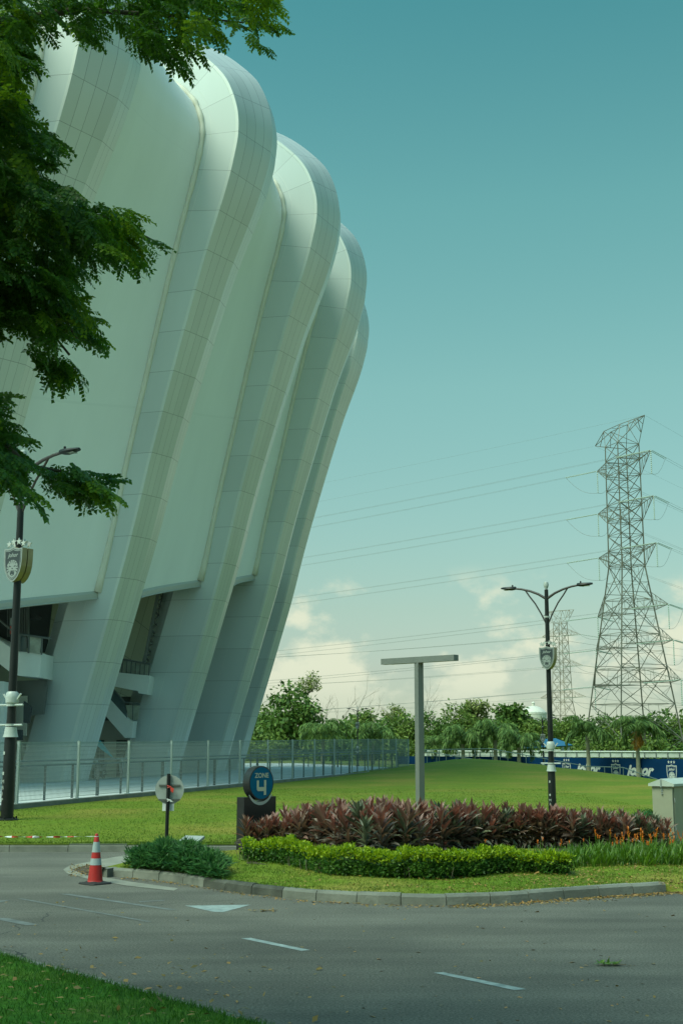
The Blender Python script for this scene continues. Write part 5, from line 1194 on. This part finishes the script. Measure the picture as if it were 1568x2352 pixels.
for u, v, Y, k, lab in pl_:
    o = pm[k] if k not in used else copy_tree(pm[k]); used.add(k); zc = tz(v, Y); h = {0: 4.7, 1: 5.0, 2: 3.4}[k]; o.location = (tx(u, v, Y), Y, zc-h-.3); o.rotation_euler.z = random.random()*6 if k != 1 else 0; o['label'] = lab
    if k == 2: s = (zc+1.7)/(h+.35); o.location.z = -1.7; o.scale = (min(1.15, max(s, .8)),)*2 + (s,)
# ------------------------------------------------------------------ the rain tree overhead
t = thing('rain_tree', (-7.2, 7.0, .3), 'big rain tree whose feathery branches hang in from the upper left', 'tree')
def frond_tpl(seed, L=.19, np_=5, nlf=6):
    r = np.random.default_rng(seed); P, D, N = [], [], []
    for i in range(np_):
        f = .22 + .78*i/(np_-1)
        for sg in (-1, 1):
            ln = (.115 - .02*abs(f-.6))*r.uniform(.85, 1.15); dirp = np.array([.62+.25*f, sg*(.85-.3*f), -.10-.12*r.random()]); dirp /= np.linalg.norm(dirp); base = np.array([L*f, 0, -.05*f*f])
            per = np.cross([0, 0, 1.], dirp); per /= np.linalg.norm(per)
            for k in range(nlf):
                g = (k+.7)/nlf
                for s2 in (-1, 1):
                    P.append(base + dirp*ln*g + [0, 0, -.035*g*g]); D.append(dirp*.55 + per*s2*.9 + [0, 0, -.45+r.normal(0, .25)]); N.append([r.normal(0, .22), r.normal(-.35, .22), 1])
    P, D, N = map(np.array, (P, D, N)); n = len(P); V, F = leaves(P, D, N, r.uniform(.030, .040, n), r.uniform(.020, .026, n), .1); return V
TPL = [frond_tpl(s) for s in range(5)]
def rotm(d, up):
    d = d/np.linalg.norm(d); s = np.cross(up, d); s /= np.linalg.norm(s)+1e-9; return np.stack([d, s, np.cross(d, s)], 1)
REG = [([(-90, -70), (640, -70), (618, 50), (612, 85), (590, 115), (565, 85), (505, 62), (450, 92), (425, 140), (395, 135), (370, 95), (335, 118), (300, 92), (285, 60), (240, -5), (205, 70), (172, 92), (140, 45), (95, 40), (70, 110), (50, 145), (-90, 150)], 280, (7.6, 9.6)),
       ([(-90, 140), (35, 150), (30, 225), (60, 285), (120, 300), (140, 335), (90, 345), (105, 400), (190, 430), (265, 462), (330, 510), (375, 552), (340, 572), (270, 575), (215, 590), (150, 640), (-90, 650)], 345, (7.2, 9.2)),
       ([(-90, 60), (40, 70), (45, 420), (20, 640), (-90, 700)], 150, (7.2, 9.2)),
       ([(-90, 640), (150, 630), (185, 690), (222, 752), (185, 765), (130, 740), (100, 800), (80, 730), (30, 745), (-90, 760)], 140, (7.4, 8.8)), ([(70, 790), (130, 800), (180, 835), (150, 845), (95, 835)], 12, (7.8, 8.2)),
       ([(-90, 880), (-10, 900), (12, 960), (35, 1010), (45, 1080), (75, 1115), (50, 1125), (10, 1075), (-90, 1100)], 110, (7.0, 8.4)), ([(110, 1070), (150, 1070), (200, 1068), (215, 1095), (248, 1118), (205, 1125), (150, 1110), (115, 1092)], 26, (7.6, 8.2))]
REG += [([(-760, -160), (-90, -160), (-90, 760), (-420, 900), (-760, 700)], 560, (6.4, 9.4)), ([(-420, 860), (-90, 860), (-90, 1110), (-300, 1050)], 70, (6.8, 8.4))]
VS = []; VY = []; tips = []
for poly, cnt, (ya, yb) in REG:
    us = [p[0] for p in poly]; vs_ = [p[1] for p in poly]; k = 0
    while k < cnt:
        u, v = random.uniform(min(us), max(us)), random.uniform(min(vs_), max(vs_))
        if not inpoly(u, v, poly): continue
        k += 1; c = np.array(at(u, v, random.uniform(ya, yb))); d = np.array([random.gauss(.75, .5), random.gauss(0, .7), random.gauss(-.30, .30)]); up = np.array([random.gauss(.1, .25), random.gauss(-.15, .3), 1.0])
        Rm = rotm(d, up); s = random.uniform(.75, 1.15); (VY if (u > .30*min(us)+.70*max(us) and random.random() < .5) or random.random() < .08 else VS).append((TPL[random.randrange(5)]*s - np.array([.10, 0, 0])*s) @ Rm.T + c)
        if k % 9 == 0: tips.append((u, v, c))
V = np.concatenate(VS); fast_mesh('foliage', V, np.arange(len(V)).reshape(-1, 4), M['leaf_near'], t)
V = np.concatenate(VY); fast_mesh('lit_tone_foliage', V, np.arange(len(V)).reshape(-1, 4), M['leaf_lit_tone'], t)  # mostly right-hand fronds, painted as if catching the sun
# crown outside the picture: whole pinnae instead of leaflets
P, D, N = [], [], []
def inframe(p):
    q = Vector(p) - Vector((0, 0, HC)); z = q.y*_cp + q.z*_sp
    if z < .3: return False
    u = 784 + FOC*q.x/z; v = 1176 - FOC*(-q.y*_sp + q.z*_cp)/z; return -120 < u < 1690 and -140 < v < 2500
cl = []
while len(cl) < 200:
    a = random.random()*6.28; r = 8.5*math.sqrt(random.random()); c = Vector((-7.0 + r*math.cos(a)*1.0, 4.0 + r*math.sin(a)*.85, 7.2 + 3.2*random.random() - .012*r*r)); cl.append(c)
while len(cl) < 275:
    c = Vector((random.uniform(-4, 5.5), random.uniform(-5, 8.5), random.uniform(8, 10.5))); cl.append(c)
while len(cl) < 430:
    y = random.uniform(1, 12.5); cl.append(Vector((random.uniform(-12, 5.5), y, 2.2 + .66*max(y, 8.5) + 1.2 + 2.5*random.random())))
for c in cl:
    for k in range(150):
        p = c + Vector((random.gauss(0, .55), random.gauss(0, .55), random.gauss(0, .28)))
        if inframe(p): continue
        P.append(tuple(p)); a = random.random()*6.28; D.append((math.cos(a), math.sin(a), random.gauss(-.25, .3))); N.append((random.gauss(0, .3), random.gauss(0, .3), 1))
n = len(P); V, F = leaves(np.array(P), np.array(D), np.array(N), RNG.uniform(.11, .20, n), RNG.uniform(.035, .06, n), .25); fast_mesh('outer_foliage', V, F, M['leaf_near'], t)
base = Vector((-7.2, 7.0, .2)); fork = Vector((-7.0, 7.1, 4.2))
MB().tube([base - Vector((0, 0, .4)), base + Vector((.05, 0, 1.5)), fork], [.36, .30, .26], 14).build('trunk', M['bark'], t, smooth=True)
mb = MB()
for pts in ([(-260, 560, 7.4), (-60, 470, 7.9), (120, 478, 8.2), (250, 500, 8.3), (352, 552, 8.3)], [(-260, 200, 7.6), (-60, 60, 8.2), (180, 22, 8.5), (400, 36, 8.6), (560, 52, 8.7)], [(-260, 600, 7.3), (-40, 640, 7.8), (90, 672, 8.0), (140, 720, 8.0), (178, 778, 8.0)], [(140, 720, 8.0), (120, 765, 8.0), (160, 815, 8.0)], [(-300, 760, 7.0), (-60, 930, 7.5), (20, 1030, 7.7), (60, 1070, 7.8), (140, 1082, 7.9), (222, 1105, 7.9)]):
    W = [at(*p) for p in pts]; n = len(W); r0 = .045 if len(pts) > 3 else .008
    if len(pts) > 3: J = lambda a, b, f, k: a.lerp(b, f) + Vector((random.gauss(0, .10), random.gauss(0, .10), k)); W = [fork, J(fork, W[0], .3, .35), J(fork, W[0], .6, .38), J(fork, W[0], .85, .12)] + W; mb.tube(W, [.13, .11, .09, .07] + [max(.006, r0*(1-i/(n-1))) for i in range(n)], 8)
    else: mb.tube(W, r0, 6)
for k in range(9):
    c = random.choice(cl); mid = fork.lerp(c, .5) + Vector((0, 0, .5))
    if any(inframe(q) for q in [mid, c] + [mid.lerp(c, f/10) for f in range(10)] + [fork.lerp(mid, f/10) for f in range(10)]): continue
    mb.tube([fork, mid, c], [.13, .08, .02], 7)
mb.build('branch', M['bark'], t, smooth='all')
for i in range(11):  # unseen trees added to darken the rib bases and their reflections
    tree('unseen_dimming_tree', -46+9.5*i, -15-5*(i % 3), 0, 13+1.5*(i % 2), 6.0, 3.0, M['leaf_t1'], 'unseen broad tree added behind the viewpoint to darken the stadium ribs', nc=34, nl=60, ls=1.1, grp='unseen trees added behind the viewpoint', trunk=.3, seed=300+i)
# ------------------------------------------------------------------ sky, sun
SUN = Vector(SUN_DIR).normalized(); EL = math.asin(SUN.z); AZ = math.atan2(SUN.x, SUN.y)
w = bpy.data.worlds.new("World"); scene.world = w; w.use_nodes = True; nt = w.node_tree; nt.nodes.clear(); L = nt.links.new
out = _n(nt, 'ShaderNodeOutputWorld'); bg = _n(nt, 'ShaderNodeBackground'); sky = _n(nt, 'ShaderNodeTexSky'); sky.sky_type = 'NISHITA'; sky.sun_disc = False; sky.sun_elevation = EL; sky.sun_rotation = AZ; sky.altitude = 20; sky.air_density = 1.0; sky.dust_density = 1.6; sky.ozone_density = 1.0
mul = _n(nt, 'ShaderNodeMix', data_type='RGBA', blend_type='MULTIPLY'); mul.inputs['Factor'].default_value = 1; L(sky.outputs['Color'], mul.inputs['A']); cr = _n(nt, 'ShaderNodeValToRGB'); cr.color_ramp.elements[0].position = SKY_RAMP[0][0]; cr.color_ramp.elements[0].color = SKY_RAMP[0][1]; cr.color_ramp.elements[1].position = SKY_RAMP[-1][0]; cr.color_ramp.elements[1].color = SKY_RAMP[-1][1]
for p_, c_ in SKY_RAMP[1:-1]: cr.color_ramp.elements.new(p_).color = c_
tc = _n(nt, 'ShaderNodeTexCoord'); sp = _n(nt, 'ShaderNodeSeparateXYZ'); L(tc.outputs['Generated'], sp.inputs[0]); L(sp.outputs['Z'], cr.inputs['Fac']); L(cr.outputs['Color'], mul.inputs['B'])
def mth(op, a, b=None, c=None):
    m = _n(nt, 'ShaderNodeMath', operation=op)
    for i, x in enumerate((a, b, c)):
        if x is None: continue
        if isinstance(x, (int, float)): m.inputs[i].default_value = x
        else: L(x, m.inputs[i])
    return m.outputs[0]
def mrange(v, a, b, c, d, st='SMOOTHSTEP'):
    m = _n(nt, 'ShaderNodeMapRange', interpolation_type=st); L(v, m.inputs['Value']); m.inputs['From Min'].default_value = a; m.inputs['From Max'].default_value = b; m.inputs['To Min'].default_value = c; m.inputs['To Max'].default_value = d; return m.outputs['Result']
mp = _n(nt, 'ShaderNodeMapping'); mp.inputs['Scale'].default_value = (15, 15, 24); mp.inputs['Location'].default_value = CLOUD_SHIFT; L(tc.outputs['Generated'], mp.inputs['Vector'])
no = _n(nt, 'ShaderNodeTexNoise'); no.inputs['Scale'].default_value = 1.0; no.inputs['Detail'].default_value = 7; no.inputs['Roughness'].default_value = .55; L(mp.outputs['Vector'], no.inputs['Vector'])
thr = mrange(sp.outputs['Z'], *CLOUD_THR, 'LINEAR'); dif = mth('SUBTRACT', no.outputs['Fac'], thr); cm = mrange(dif, -.03, .12, 0, CLOUD_MAX)
cm = mth('MULTIPLY', cm, mth('MULTIPLY', mrange(sp.outputs['Z'], .10, .14, 1, 0), mrange(sp.outputs['Z'], .0, .06, .15, 1)))
mxc = _n(nt, 'ShaderNodeMix', data_type='RGBA'); L(cm, mxc.inputs['Factor']); L(mul.outputs['Result'], mxc.inputs['A']); mxc.inputs['B'].default_value = CLOUD_COL
L(mxc.outputs['Result'], bg.inputs['Color']); bg.inputs['Strength'].default_value = SKY_STR; L(bg.outputs['Background'], out.inputs['Surface'])
sl = bpy.data.lights.new('sun', 'SUN'); sl.energy = SUN_STR; sl.angle = R_(SUN_ANG); sl.color = SUN_COL; so = bpy.data.objects.new('sun', sl); COL.objects.link(so); so.rotation_euler = SUN.to_track_quat('Z', 'Y').to_euler(); so.location = SUN*60
scene.view_settings.view_transform = 'Standard'; scene.view_settings.look = 'None'; scene.view_settings.exposure = EXPO; scene.view_settings.gamma = 1
scene.render.engine = 'CYCLES'; scene.cycles.use_denoising = True; scene.cycles.max_bounces = 6; scene.cycles.transparent_max_bounces = 8
